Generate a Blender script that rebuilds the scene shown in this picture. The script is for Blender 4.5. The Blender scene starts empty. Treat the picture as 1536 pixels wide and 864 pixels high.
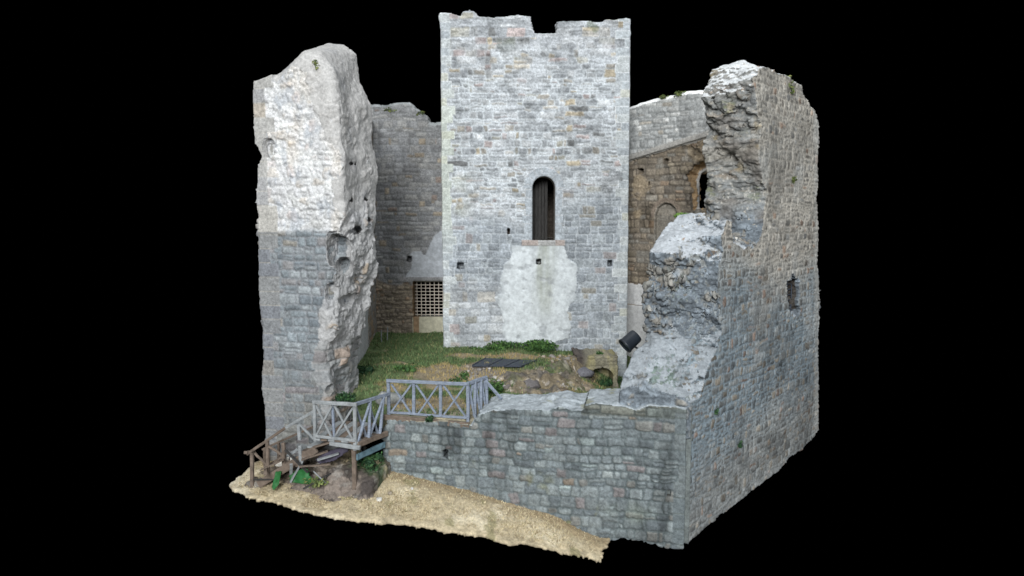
import bpy, math, random
import numpy as np
from mathutils import Vector, Matrix
random.seed(7)
SC = bpy.context.scene
COL = SC.collection
FPX, PITCH, EYE = 1043.0, math.radians(5.59), 8.4

# ------------------------------------------------------------------ camera
cam = bpy.data.cameras.new('camera')
cam.sensor_width = 36.0
cam.lens = 36.0 * FPX / 1536.0
cam.clip_end = 500
cam_o = bpy.data.objects.new('camera', cam)
COL.objects.link(cam_o)
cam_o.location = (0, 0, EYE)
cam_o.rotation_euler = (math.pi / 2 - PITCH, 0, 0)
SC.camera = cam_o
SC.cycles.use_denoising = True
SC.cycles.denoising_prefilter = 'ACCURATE'
SC.cycles.max_bounces = 4
SC.cycles.diffuse_bounces = 3

# ------------------------------------------------------------------ world: empty black
W = bpy.data.worlds.new('World')
SC.world = W
W.use_nodes = True
W.node_tree.nodes['Background'].inputs['Color'].default_value = (0, 0, 0, 1)
W.node_tree.nodes['Background'].inputs['Strength'].default_value = 0.0
SC.view_settings.view_transform = 'Standard'
SC.view_settings.look = 'None'
SC.view_settings.exposure = 0.0
SC.view_settings.gamma = 1.0

# ------------------------------------------------------------------ lamps: big soft lights round the model
def softbox(name, loc, aim, size, power, col):
    l = bpy.data.lights.new(name, 'AREA')
    l.shape = 'DISK'; l.size = size; l.energy = power; l.color = col
    o = bpy.data.objects.new(name, l); COL.objects.link(o)
    o.location = loc
    o.rotation_euler = (Vector(aim) - Vector(loc)).to_track_quat('-Z', 'Y').to_euler()
softbox('soft_overhead_lamp', (-4, 14, 62), (0, 24, 4), 55, 16500, (0.94, 0.98, 1.01))
softbox('soft_front_lamp', (-7, -36, 27), (-1, 23, 7), 22, 43000, (0.98, 0.995, 0.995))
softbox('soft_side_lamp', (34, -16, 24), (5, 22, 6), 30, 10500, (0.94, 0.98, 1.02))

# ------------------------------------------------------------------ small maths
def lin(c):
    c = np.asarray(c, float) / 255.0
    return np.where(c <= 0.04045, c / 12.92, ((c + 0.055) / 1.055) ** 2.4)
def sstep(a, b, x):
    t = np.clip((x - a) / (b - a), 0, 1); return t * t * (3 - 2 * t)
def hsh(i, j, k, s=0):
    with np.errstate(over='ignore'):
        x = (np.asarray(i).astype(np.int64).astype(np.uint32) * np.uint32(374761393)
             + np.asarray(j).astype(np.int64).astype(np.uint32) * np.uint32(668265263)
             + np.asarray(k).astype(np.int64).astype(np.uint32) * np.uint32(2246822519)
             + np.uint32((s * 3266489917 + 12345) & 0xffffffff))
        x ^= x >> np.uint32(15); x *= np.uint32(2246822519)
        x ^= x >> np.uint32(13); x *= np.uint32(3266489917)
        x ^= x >> np.uint32(16)
    return x.astype(np.float32) / np.float32(4294967295.0)
def vn(x, y, z, s=0):                       # value noise, 0..1
    x = np.asarray(x, np.float32); y = np.asarray(y, np.float32); z = np.asarray(z, np.float32)
    x, y, z = np.broadcast_arrays(x, y, z)
    xi = np.floor(x); yi = np.floor(y); zi = np.floor(z)
    fx = x - xi; fy = y - yi; fz = z - zi
    fx = fx * fx * (3 - 2 * fx); fy = fy * fy * (3 - 2 * fy); fz = fz * fz * (3 - 2 * fz)
    r = 0
    for a in (0, 1):
        wa = fx if a else 1 - fx
        for b in (0, 1):
            wb = fy if b else 1 - fy
            for c in (0, 1):
                wc = fz if c else 1 - fz
                r = r + wa * wb * wc * hsh(xi + a, yi + b, zi + c, s)
    return r
def fbm(x, y, z, f, oct=4, s=0, g=0.5):     # about -1..1
    a, t, r = 1.0, 0.0, 0
    for o in range(oct):
        r = r + a * (vn(np.asarray(x) * f, np.asarray(y) * f, np.asarray(z) * f, s + o) * 2 - 1)
        t += a; a *= g; f *= 2.03
    return r / t * 1.5
def worley(x, y, z, f, s=0):                # F1, F2, id random
    x = np.asarray(x) * f; y = np.asarray(y) * f; z = np.asarray(z) * f
    xi = np.floor(x); yi = np.floor(y); zi = np.floor(z)
    f1 = np.full(x.shape, 9.0, np.float32); f2 = f1.copy(); idr = f1 * 0
    for a in (-1, 0, 1):
        for b in (-1, 0, 1):
            for c in (-1, 0, 1):
                i, j, k = xi + a, yi + b, zi + c
                d = np.sqrt((i + hsh(i, j, k, s) - x) ** 2 + (j + hsh(i, j, k, s + 1) - y) ** 2 + (k + hsh(i, j, k, s + 2) - z) ** 2)
                m = d < f1
                f2 = np.where(m, f1, np.minimum(f2, d)); idr = np.where(m, hsh(i, j, k, s + 3), idr)
                f1 = np.where(m, d, f1)
    return f1, f2, idr
def poly_sd(poly, X, Z):                    # signed distance to a polygon, negative inside
    P = np.asarray(poly, float); X = np.asarray(X, float); Z = np.asarray(Z, float)
    d = np.full(np.broadcast(X, Z).shape, 1e9); ins = np.zeros(d.shape, bool)
    n = len(P)
    for i in range(n):
        a = P[i]; b = P[(i + 1) % n]; e = b - a
        wx = X - a[0]; wz = Z - a[1]
        t = np.clip((wx * e[0] + wz * e[1]) / max(e @ e, 1e-9), 0, 1)
        d = np.minimum(d, (wx - t * e[0]) ** 2 + (wz - t * e[1]) ** 2)
        if a[1] != b[1]:
            c = (a[1] > Z) != (b[1] > Z)
            ins ^= c & (X < (b[0] - a[0]) * (Z - a[1]) / (b[1] - a[1]) + a[0])
    d = np.sqrt(d)
    return np.where(ins, -d, d)
def box_sd(u, w, z, u0, u1, w0, w1, z0, z1):
    return np.maximum(np.maximum(np.maximum(u0 - u, u - u1), np.maximum(w0 - w, w - w1)), np.maximum(z0 - z, z - z1))

# pixel (of the 1536 wide photograph) to a ray; walls have a frame of their own (u along, w inward, z up)
def ray(px, py):
    x = (px - 768) / FPX; y = (432 - py) / FPX
    return np.array([x, math.cos(PITCH) + y * math.sin(PITCH), -math.sin(PITCH) + y * math.cos(PITCH)])
CAM = np.array([0, 0, EYE])
class Frame:
    def __init__(s, o, deg, sgn):
        a = math.radians(deg)
        s.O = np.array([o[0], o[1], 0.0]); s.U = np.array([math.cos(a), math.sin(a), 0.0])
        s.N = np.array([-s.U[1], s.U[0], 0.0]) * sgn
    def px(s, x, y, w=0.0):                 # (u, z) on the plane w
        d = ray(x, y); t = ((s.O + s.N * w - CAM) @ s.N) / (d @ s.N); p = CAM + d * t
        return (float((p - s.O) @ s.U), float(p[2]))
    def poly(s, pts, w=0.0): return [s.px(x, y, w) for x, y in pts]
    def p3(s, x, y, w=0.0):
        u, z = s.px(x, y, w); return s.at(u, w, z)
    def at(s, u, w, z): return s.O + s.U * u + s.N * w + np.array([0, 0, z])
    def world(s, V): return s.O + np.outer(V[:, 0], s.U) + np.outer(V[:, 1], s.N) + np.outer(V[:, 2], [0, 0, 1.0])
    def loc(s, P):
        d = np.asarray(P) - s.O; return d @ s.U, d @ s.N, d[..., 2]
A0 = (4.461, 17.30)
FR = Frame(A0, 169, -1)                     # front wall line, u runs to the left
RT = Frame(A0, 48, 1)                       # right curtain wall, u runs away from the corner
TW = Frame((-2.74, 27.0), 0, 1)             # tower face
BL = Frame((-6.2, 30.0), 0, 1)              # back wall left of the tower
BR = Frame((4.3, 30.2), -41, 1)             # back wall right of the tower (comes nearer to the right)
SD = Frame((-7.27, 21.16), 94.1, -1)          # left side wall, outer face at w=0

# ------------------------------------------------------------------ materials
def nd(t, kind, **kw):
    n = t.nodes.new(kind)
    for k, v in kw.items(): setattr(n, k, v)
    return n
def material(name, color=None, grain=9.0, grain_amt=0.35, bump=0.4, bump_scale=30.0, rough=0.92, metal=0.0, spots=0.0, spec=0.25, stretch=(1, 1, 1)):
    m = bpy.data.materials.new(name); m.use_nodes = True
    t = m.node_tree; b = t.nodes['Principled BSDF']
    b.inputs['Roughness'].default_value = rough; b.inputs['Metallic'].default_value = metal
    b.inputs['Specular IOR Level'].default_value = spec
    tc = nd(t, 'ShaderNodeTexCoord'); mp = nd(t, 'ShaderNodeMapping'); mp.inputs['Scale'].default_value = stretch
    t.links.new(tc.outputs['Object'], mp.inputs['Vector'])
    n1 = nd(t, 'ShaderNodeTexNoise'); n1.inputs['Scale'].default_value = grain; n1.inputs['Detail'].default_value = 6; n1.inputs['Roughness'].default_value = 0.7
    n2 = nd(t, 'ShaderNodeTexNoise'); n2.inputs['Scale'].default_value = bump_scale; n2.inputs['Detail'].default_value = 5; n2.inputs['Roughness'].default_value = 0.65
    for n in (n1, n2): t.links.new(mp.outputs['Vector'], n.inputs['Vector'])
    mr = nd(t, 'ShaderNodeMapRange'); mr.inputs['From Min'].default_value = 0.3; mr.inputs['From Max'].default_value = 0.7
    mr.inputs['To Min'].default_value = 1 - grain_amt; mr.inputs['To Max'].default_value = 1 + grain_amt
    t.links.new(n1.outputs['Fac'], mr.inputs['Value'])
    mx = nd(t, 'ShaderNodeMix', data_type='RGBA', blend_type='MULTIPLY'); mx.inputs[0].default_value = 1.0
    if color is None:
        at = nd(t, 'ShaderNodeAttribute', attribute_name='Col'); t.links.new(at.outputs['Color'], mx.inputs[6])
    else:
        mx.inputs[6].default_value = (*lin(color), 1)
    t.links.new(mr.outputs['Result'], mx.inputs[7])
    t.links.new(mx.outputs[2], b.inputs['Base Color'])
    bp = nd(t, 'ShaderNodeBump'); bp.inputs['Strength'].default_value = bump; bp.inputs['Distance'].default_value = 0.03
    t.links.new(n2.outputs['Fac'], bp.inputs['Height']); t.links.new(bp.outputs['Normal'], b.inputs['Normal'])
    return m
M_STONE = material('stone_masonry', grain=14, grain_amt=0.42, bump=0.6, bump_scale=26)
M_MORTAR = material('lime_mortar', grain=14, grain_amt=0.3, bump=0.6, bump_scale=18)
M_PLASTER = material('old_plaster', grain=6, grain_amt=0.26, bump=0.35, bump_scale=14)
M_EARTH = material('earth', grain=14, grain_amt=0.4, bump=0.8, bump_scale=24)
M_LEAF = material('leaves', grain=6, grain_amt=0.3, bump=0.0, rough=0.7)
M_STRAW = material('dry_grass', grain=6, grain_amt=0.3, bump=0.0, rough=0.8)
M_WOOD = material('weathered_wood', (130, 139, 153), grain=5, grain_amt=0.38, bump=0.5, bump_scale=30, stretch=(1.5, 1.5, 4))
M_WOODB = material('brown_wood', (112, 100, 90), grain=5, grain_amt=0.45, bump=0.5, bump_scale=30)
M_WOODP = material('pale_wood', (142, 146, 148), grain=5, grain_amt=0.35, bump=0.5, bump_scale=30)
M_DARKWOOD = material('dark_door_wood', (62, 61, 60), grain=9, grain_amt=0.6, bump=0.6, bump_scale=20, stretch=(6, 1, 0.5))
M_IRON = material('dark_iron', (66, 72, 82), grain=8, grain_amt=0.3, bump=0.2, rough=0.6, metal=0.3)
M_BLACK = material('black_housing', (36, 42, 50), grain=4, grain_amt=0.2, bump=0.1, rough=0.45, spec=0.5)
M_LENS = material('lamp_lens', (64, 80, 92), grain=3, grain_amt=0.15, bump=0.0, rough=0.2, spec=0.6)
M_PALEIRON = material('pale_dusty_iron', (214, 204, 192), grain=7, grain_amt=0.3, bump=0.3, rough=0.8)
M_GREEN = material('green_sheet', (44, 100, 54), grain=3, grain_amt=0.35, bump=0.3, bump_scale=7, rough=0.5)
M_WHITE = material('white_cloth', (226, 222, 212), grain=4, grain_amt=0.2, bump=0.3, rough=0.8)
M_BLUE = material('blue_painted_plank', (98, 124, 136), grain=5, grain_amt=0.45, bump=0.4, rough=0.8)
M_DARKCLOTH = material('dark_sheet', (64, 60, 74), grain=4, grain_amt=0.4, bump=0.6, bump_scale=8, rough=0.7)

# ------------------------------------------------------------------ objects
def tag(o, label=None, cat=None, group=None, kind=None):
    if label: o['label'] = label
    if cat: o['category'] = cat
    if group: o['group'] = group
    if kind: o['kind'] = kind
    return o
def mesh_obj(name, V, Fc, mat, parent=None, col=None, origin=None, smooth=True):
    V = np.asarray(V, float)
    if parent is not None: origin = np.array(parent.matrix_world.translation) if parent.get('_o') is None else np.array(parent['_o'])
    elif origin is None:
        origin = np.array([(V[:, 0].min() + V[:, 0].max()) / 2, (V[:, 1].min() + V[:, 1].max()) / 2, V[:, 2].min()])
    me = bpy.data.meshes.new(name)
    L = V - origin
    if isinstance(Fc, np.ndarray) and Fc.ndim == 2:
        n, k = Fc.shape
        me.vertices.add(len(L)); me.vertices.foreach_set('co', L.astype(np.float32).ravel())
        me.loops.add(n * k); me.loops.foreach_set('vertex_index', Fc.astype(np.int32).ravel())
        me.polygons.add(n); me.polygons.foreach_set('loop_start', np.arange(0, n * k, k, dtype=np.int32))
        me.update(calc_edges=True)
    else:
        me.from_pydata([tuple(p) for p in L], [], [tuple(int(i) for i in f) for f in Fc])
    if col is not None:
        a = me.color_attributes.new('Col', 'FLOAT_COLOR', 'POINT')
        c = np.ones((len(L), 4), np.float32); c[:, :3] = np.clip(col, 0.004, 0.95)
        a.data.foreach_set('color', c.ravel())
    me.polygons.foreach_set('use_smooth', np.full(len(me.polygons), smooth))
    me.materials.append(mat)
    me.validate()
    o = bpy.data.objects.new(name, me); COL.objects.link(o)
    if parent is not None: o.parent = parent
    else: o.location = origin
    o['_o'] = [float(v) for v in origin]
    return o
def empty(name, loc, label, cat, group=None):
    o = bpy.data.objects.new(name, None); COL.objects.link(o)
    o.location = tuple(float(v) for v in loc); o.empty_display_size = 0.2
    o['_o'] = [float(v) for v in loc]
    return tag(o, label, cat, group)

def surface_nets(G, org, h):
    S = G < 0
    nx, ny, nz = G.shape
    cnt = np.zeros((nx - 1, ny - 1, nz - 1), np.int8)
    for a in (0, 1):
        for b in (0, 1):
            for c in (0, 1):
                cnt += S[a:nx - 1 + a, b:ny - 1 + b, c:nz - 1 + c]
    act = (cnt > 0) & (cnt < 8)
    ci = np.argwhere(act)
    idx = np.full(act.shape, -1, np.int32); idx[act] = np.arange(len(ci))
    acc = np.zeros((len(ci), 3)); num = np.zeros(len(ci))
    cv = {}
    for a in (0, 1):
        for b in (0, 1):
            for c in (0, 1):
                cv[a, b, c] = G[ci[:, 0] + a, ci[:, 1] + b, ci[:, 2] + c]
    ks = list(cv)
    for k in ks:
        for ax in range(3):
            if k[ax] == 0:
                k2 = list(k); k2[ax] = 1; k2 = tuple(k2)
                fa, fb = cv[k], cv[k2]
                m = (fa < 0) != (fb < 0)
                t = np.where(m, fa / np.where(fa == fb, 1, fa - fb), 0)
                for d in range(3): acc[:, d] += m * (k[d] + (t if d == ax else 0))
                num += m
    V = (ci + acc / num[:, None]) * h + org
    g = np.zeros((len(ci), 3))
    for k in ks:
        for d in range(3): g[:, d] += cv[k] * (1 if k[d] else -1)
    g /= np.linalg.norm(g, axis=1)[:, None] + 1e-9
    Q = []
    def quad(m, c0, c1, c2, c3, flip):
        p = np.argwhere(m)
        q = np.stack([idx[tuple((p + c).T)] for c in (c0, c1, c2, c3)], 1)
        f = flip[m]
        q[f] = q[f][:, ::-1]
        Q.append(q)
    I = np.array
    m = S[:-1, 1:-1, 1:-1] != S[1:, 1:-1, 1:-1]
    quad(m, I([0, 0, 0]), I([0, 1, 0]), I([0, 1, 1]), I([0, 0, 1]), S[1:, 1:-1, 1:-1])
    m = S[1:-1, :-1, 1:-1] != S[1:-1, 1:, 1:-1]
    quad(m, I([0, 0, 0]), I([0, 0, 1]), I([1, 0, 1]), I([1, 0, 0]), S[1:-1, 1:, 1:-1])
    m = S[1:-1, 1:-1, :-1] != S[1:-1, 1:-1, 1:]
    quad(m, I([0, 0, 0]), I([1, 0, 0]), I([1, 1, 0]), I([0, 1, 0]), S[1:-1, 1:-1, 1:])
    return V, np.concatenate(Q), g

def masonry(u, z, ch, cw, seed, jit=0.04, var=0.3, fine=0.014, split=0.25):
    zz = z + jit * fbm(u, z, 0 * u, 0.7, 2, seed) + fine * fbm(u, z, 0 * u, 6, 2, seed + 9)
    uu = u + fine * 1.3 * fbm(u, z, 0 * u, 6, 2, seed + 5)
    rs = np.random.RandomState(seed)
    b = -2 + np.cumsum(ch * (1 + var * (rs.rand(int(24 / ch)) * 2 - 1)))
    r = np.clip(np.searchsorted(b, zz) - 1, 0, len(b) - 2)
    dz = np.minimum(zz - b[r], b[r + 1] - zz)
    rw = cw * (0.75 + 0.5 * hsh(r, 0, 0, seed))
    p = uu / rw + 10 * hsh(r, 1, 0, seed)
    i = np.floor(p)
    bd = lambda i: i + 0.42 * (hsh(i, r, 3, seed) - 0.5) * 2
    i = np.where(p < bd(i), i - 1, i); i = np.where(p >= bd(i + 1), i + 1, i)
    du = np.minimum(p - bd(i), bd(i + 1) - p) * rw
    rr = 0.06
    d = np.minimum(du, dz) - np.clip(rr - du, 0, 1) * np.clip(rr - dz, 0, 1) / rr
    # some stones are two thinner ones laid in one course, or a wide one with a small filler beside it
    q = hsh(i, r, 21, seed); hr_ = b[r + 1] - b[r]
    cut = b[r] + hr_ * (0.35 + 0.3 * hsh(i, r, 22, seed)); sp = q < split
    d = np.where(sp, np.minimum(d, np.abs(zz - cut)), d)
    k2 = np.where(sp & (zz > cut), 100, 0)
    wid = (bd(i + 1) - bd(i)) * rw
    cu = (bd(i) + (bd(i + 1) - bd(i)) * (0.3 + 0.4 * hsh(i, r, 24, seed))); sv = (q > 1 - split * 0.8) & (wid > 1.5 * ch)
    d = np.where(sv, np.minimum(d, np.abs(p - cu) * rw), d)
    k2 = np.where(sv & (p > cu), 200, k2)
    return d, hsh(i, r, 11 + k2, seed), hsh(i, r, 12 + k2, seed), hsh(i, r, 13 + k2, seed)

PICK = 0.62
def pick(pal, r):                            # palette [(weight, rgb)...] by a random 0..1
    w = np.cumsum([p[0] for p in pal]); w = w / w[-1]
    c = np.array([lin(p[1]) for p in pal])
    m = (c * np.array([p[0] for p in pal])[:, None]).sum(0) / sum(p[0] for p in pal)
    c = m + (c - m) * PICK
    return c[np.clip(np.searchsorted(w, r), 0, len(pal) - 1)]
def mixc(a, b, t):
    t = np.asarray(t, float)
    return a + (np.asarray(b) - a) * (t[:, None] if t.ndim else t)

class Surf:                                  # per vertex results of a wall's own shading function
    pass
def stones(u, z, ch, cw, seed, pal, mortar, jd=0.022, jw=(0.008, 0.03), out=0.02, tone=0.25, dim=1.0, **kw):
    d, r1, r2, r3 = masonry(u, z, ch, cw, seed, **kw)
    s = sstep(jw[0], jw[1], d)
    wash = sstep(-0.55, 0.5, fbm(u, z, 0 * u + seed, 0.9, 4, seed + 50))   # joints weathered deep here, washed flush there
    s = 1 - (1 - s) * (0.45 + 0.55 * wash)
    c = dim * pick(pal, r1) * (1 + tone * (r2 * 2 - 1))[:, None]
    c = c * (1 + 0.24 * fbm(u, z, r1 * 40, 9, 3, seed + 31) + 0.05 * (hsh(u * 997, z * 991, 0 * u, seed) * 2 - 1))[:, None]
    c = mixc(np.broadcast_to(lin(mortar), c.shape).copy(), c, s)
    hgt = jd * (s - 1) + out * (r3 - 0.5) * s + 0.008 * s * fbm(u, z, r1 * 30, 12, 3, seed + 3) + 0.012 * s * sstep(0, 0.1, d)
    return c, hgt
def rubble(u, w, z, f, seed, pal, mortar, amt=0.06, thr=0.5):
    k = 0.12 * fbm(u, w, z, 3, 2, seed + 7)
    f1, f2, r = worley(u + k, w + k, (z + k) * 1.5, f, seed)
    e = f2 - f1
    on = sstep(thr, thr + 0.12, vn(u * 1.3, w * 1.3, z * 1.3, seed + 40)) * (r > 0.25)
    s = sstep(0.06, 0.25, e) * on
    c = pick(pal, (r * 7.3) % 1) * (1 + 0.2 * fbm(u, w, z, 10, 3, seed + 4))[:, None]
    mo = lin(mortar) * (1 + 0.16 * fbm(u, w, z, 5, 4, seed + 5))[:, None]
    c = mixc(mo, c, s)
    hgt = amt * s * (0.4 + r) + 0.10 * amt * fbm(u, w, z, 14, 3, seed + 6) * 4
    return c, hgt

def build_solid(name, frame, bounds, h, sdf, shade, mats, labels, origin=None):
    """sdf(u,w,z) on a grid -> solid; shade(u,w,z,g) -> colour, height along the normal, part number per vertex."""
    (u0, u1), (w0, w1), (z0, z1) = bounds
    us = np.arange(u0, u1, h, dtype=np.float32); ws = np.arange(w0, w1, h, dtype=np.float32); zs = np.arange(z0, z1, h, dtype=np.float32)
    G = sdf(us[:, None, None], ws[None, :, None], zs[None, None, :]).astype(np.float32)
    for ax in range(3):
        sl = [slice(None)] * 3
        for e in (0, -1):
            sl[ax] = e; G[tuple(sl)] = np.maximum(G[tuple(sl)], 0.02)
    V, Q, g = surface_nets(G, np.array([u0, w0, z0]), h)
    del G
    c, hgt, part = shade(V[:, 0], V[:, 1], V[:, 2], g)
    V = V + g * np.asarray(hgt)[:, None]
    P = frame.world(V) if frame else V
    if np.linalg.det(np.stack([frame.U, frame.N, [0, 0, 1.0]])) < 0 if frame else False: Q = Q[:, ::-1]
    part = part.copy(); nl = len(labels)
    if nl > 1:
        ea = np.concatenate([Q[:, 0], Q[:, 1], Q[:, 2], Q[:, 3]]); eb = np.concatenate([Q[:, 1], Q[:, 2], Q[:, 3], Q[:, 0]])
        ea, eb = np.concatenate([ea, eb]), np.concatenate([eb, ea])
        for _ in range(14):
            cnt = np.stack([np.bincount(ea, weights=(part[eb] == l), minlength=len(part)) for l in range(nl)], 1)
            cnt[np.arange(len(part)), part] += 1.1
            part = cnt.argmax(1)
    pf = part[Q].max(1)
    root = None
    b = np.array([P[:, 0].mean(), P[:, 1].mean(), P[:, 2].min()]) if origin is None else np.asarray(origin)
    for k, (nm, mt) in enumerate(zip(labels, mats)):
        q = Q[pf == k]
        if len(q) == 0: continue
        used, inv = np.unique(q, return_inverse=True)
        o = mesh_obj(nm, P[used], inv.reshape(q.shape), mt, root, c[used], None if root else b)
        if root is None: root = o
    return root
def band(prof, lim, fn):                     # evaluate fn only where |prof| < lim
    m = np.abs(prof) < lim
    out = np.zeros(prof.shape, np.float32)
    ii = np.nonzero(m)
    out[ii] = fn(*ii)
    return out

# ================================================================== palettes
PAL_TOWER = [(5, (176, 182, 188)), (4, (196, 200, 203)), (3, (158, 164, 170)), (1.2, (180, 172, 158)), (0.7, (176, 156, 152)), (0.6, (122, 124, 124)), (0.5, (186, 168, 132)), (0.4, (150, 146, 128))]
PAL_LOWER = [(5, (154, 161, 168)), (4, (168, 175, 180)), (3, (140, 147, 154)), (0.6, (156, 146, 144)), (0.6, (160, 154, 140))]
PAL_QUOIN = [(4, (172, 179, 184)), (3, (188, 193, 194)), (1.5, (156, 163, 170)), (1, (190, 190, 176))]
PAL_FRONT = [(5, (119, 127, 131)), (4, (136, 143, 145)), (3, (102, 110, 116)), (1.2, (124, 120, 114)), (1, (154, 160, 160)), (0.5, (126, 114, 114)), (0.2, (148, 126, 104)), (0.4, (178, 190, 190))]
PAL_RIGHT = [(5, (148, 145, 138)), (4, (132, 131, 126)), (3, (162, 159, 152)), (1.2, (116, 110, 102)), (0.6, (156, 128, 108)), (1.2, (128, 130, 130))]
PAL_RIGHTLOW = [(5, (122, 130, 134)), (4, (138, 142, 142)), (3, (104, 114, 120)), (2.4, (142, 130, 112)), (0.8, (148, 120, 102)), (0.8, (154, 160, 162))]
PAL_BACK = [(5, (128, 128, 128)), (4, (142, 140, 136)), (3, (112, 112, 112)), (1.0, (136, 120, 96)), (0.4, (124, 104, 90))]
PAL_BROWN = [(5, (136, 124, 108)), (4, (122, 112, 98)), (2, (154, 142, 122)), (1, (104, 96, 88)), (1, (142, 116, 92))]
PAL_WHITE = [(5, (206, 204, 202)), (4, (190, 188, 188)), (2, (218, 216, 210)), (1, (196, 180, 160)), (0.5, (178, 160, 152))]
PAL_RUB = [(4, (160, 158, 152)), (3, (140, 140, 136)), (2, (176, 172, 164)), (1, (150, 134, 114)), (1, (120, 122, 122))]

# ================================================================== keep tower
def make_tower():
    prof = [(0.04, 2.0), (0.04, 16.12), (0.4, 16.14), (0.79, 16.08), (1.0, 16.2), (1.16, 16.27), (1.35, 16.1), (1.59, 16.03), (2.4, 15.98), (2.7, 16.06), (3.42, 16.0), (3.5, 15.62), (3.62, 15.4), (4.38, 15.42), (4.39, 15.88), (5.2, 15.9), (5.6, 15.85), (7.2, 15.93), (7.27, 2.0)]
    plaster = TW.poly([(768, 368), (846, 366), (851, 392), (863, 398), (864, 420), (861, 445), (852, 470), (856, 490), (850, 505), (832, 516), (790, 521), (762, 515), (757, 492), (760, 480), (748, 463), (742, 447), (752, 437), (754, 415), (757, 398), (766, 385)])
    holes = [(685, 696, 394, 404), (804, 812, 389, 397), (911, 919, 390, 400), (761, 765, 342, 351)]
    hb = []
    for x0, x1, y0, y1 in holes:
        a = TW.px(x0, y1); b = TW.px(x1, y0); hb.append((a[0], b[0], a[1], b[1]))
    UC, R, ZS, ZB = 3.965, 0.45, 9.63, 7.6
    def sdf(u, w, z):
        p2 = poly_sd(prof, u[:, :, 0], z[0, 0][None, :])[:, None, :] if False else poly_sd(prof, *np.meshgrid(u.ravel(), z.ravel(), indexing='ij'))[:, None, :]
        ragged = 0.05 * fbm(u[:, 0], 0 * u[:, 0], z[0], 3.0, 3, 5)[:, None, :]
        p2 = p2 + ragged * sstep(14.9, 15.3, z) + 0.012 * fbm(u[:, 0], 0 * u[:, 0], z[0], 2.0, 3, 6)[:, None, :]
        g = np.maximum(p2, np.maximum(-w, w - 4.2))
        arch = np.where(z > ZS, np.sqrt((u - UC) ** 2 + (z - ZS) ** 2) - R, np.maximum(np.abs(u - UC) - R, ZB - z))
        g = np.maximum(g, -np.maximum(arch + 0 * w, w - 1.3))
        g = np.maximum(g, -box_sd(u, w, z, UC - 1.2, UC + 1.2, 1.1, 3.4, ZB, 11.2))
        g = np.maximum(g, -box_sd(u, w, z, 0.75, 6.55, 0.75, 3.45, 14.6, 20))
        for (a, b, c, d) in hb:
            g = np.maximum(g, -box_sd(u, w, z, a, b, -1, 0.6, c, d))
        return g
    def shade(u, w, z, g):
        side = np.abs(g[:, 0]) > np.abs(g[:, 1])
        uu = np.where(side, w + 20, u)
        irregular = sstep(-0.6, 0.6, z - 8.2 + 0.8 * fbm(u, w, z, 0.5, 2, 21) - 1.6 * (u > 4.6))
        c1, h1 = stones(uu, z, 0.24, 0.42, 3, PAL_TOWER, (200, 206, 210), dim=0.95, tone=0.28, jd=0.036, jw=(0.004, 0.055), out=0.06, jit=0.035, var=0.42, fine=0.03, split=0.4)
        c2, h2 = stones(uu, z, 0.30, 0.46, 4, PAL_LOWER, (188, 194, 199), dim=1.0, tone=0.2, jd=0.022, jw=(0.006, 0.03), out=0.02, jit=0.03)
        c3, h3 = stones(uu, z, 0.34, 0.60, 8, PAL_TOWER, (168, 172, 176), jd=0.015, out=0.02, jit=0.02)
        t = irregular
        c = mixc(c2, c1, t); hh = h2 + (h1 - h2) * t
        lo = (u < 3.2) & (z < 8)
        t2 = sstep(6.4, 5.2, z) * (u < 3.6)
        c = mixc(c, c3, t2 * 0.8); hh = hh + (h3 - hh) * t2
        c = mixc(c, c3, sstep(14.6, 15.2, z)); 
        # scoured dark bits, lime wash, stains: patches of the stones themselves
        bl = fbm(u, w, z, 0.8, 4, 60)
        c = mixc(c, lin((200, 204, 208)), 0.45 * sstep(-0.1, 0.7, bl) * irregular)
        dk = sstep(0.1, 0.8, fbm(u, 3 + w, z * 0.7, 1.4, 4, 61))
        c = c * (1 - 0.16 * dk)[:, None]
        dk = sstep(0.1, 0.7, fbm(u, 5 + w, z * 1.5, 3.2, 3, 63)) * irregular
        c = c * (1 - 0.30 * dk)[:, None]
        rr_ = hsh(np.floor(u * 2.3 + 0.5 * fbm(u, w, z, 3, 2, 64)), np.floor(z * 4.2 + 0.4 * fbm(u, w, z, 3, 2, 65)), 0 * u, 66)
        c = c * (1 - 0.16 * (rr_ > 0.72))[:, None]
        yl = sstep(0.25, 0.8, fbm(u, 9 + w, z, 0.9, 3, 62)) * sstep(1.6, 0.0, u)
        c = mixc(c, lin((190, 194, 172)), 0.4 * yl)
        gs = sstep(0.8, 0.1, np.abs(u - 2.3)) * 0
        # quoins
        qh = 0.31; row = np.floor(z / qh); lng = 0.26 + 0.36 * hsh(row, u > 3, 2, 5)
        e = np.minimum(u, 7.25 - u)
        qd = np.minimum(np.minimum(z / qh - row, row + 1 - z / qh) * qh, lng - e)
        inq = (e < lng)
        cq = pick(PAL_QUOIN, hsh(row, u > 3, 7, 5)) * (1 + 0.12 * fbm(u, w, z, 8, 3, 66))[:, None]
        cq = mixc(np.broadcast_to(lin((202, 206, 208)), cq.shape), cq * (1 + 0.12 * fbm(u, w, z, 2.5, 3, 67))[:, None], sstep(0.003, 0.026, qd))
        cq = mixc(cq, lin((192, 198, 180)), 0.45 * sstep(6.5, 9, z) * sstep(14, 12, z) * (u < 2))
        c = np.where(inq[:, None], cq, c); hh = np.where(inq, 0.008 + 0.01 * (sstep(0.0, 0.03, qd) - 1), hh)
        part = np.zeros(len(u), int)
        # arch surround
        rad = np.where(z > ZS, np.sqrt((u - UC) ** 2 + (z - ZS) ** 2), np.abs(u - UC))
        blk = np.floor(z / 0.33); wd = np.where((z <= ZS), 0.22 + 0.16 * hsh(blk, u > UC, 3, 9), 0.34)
        front = (g[:, 1] < -0.5)
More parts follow.
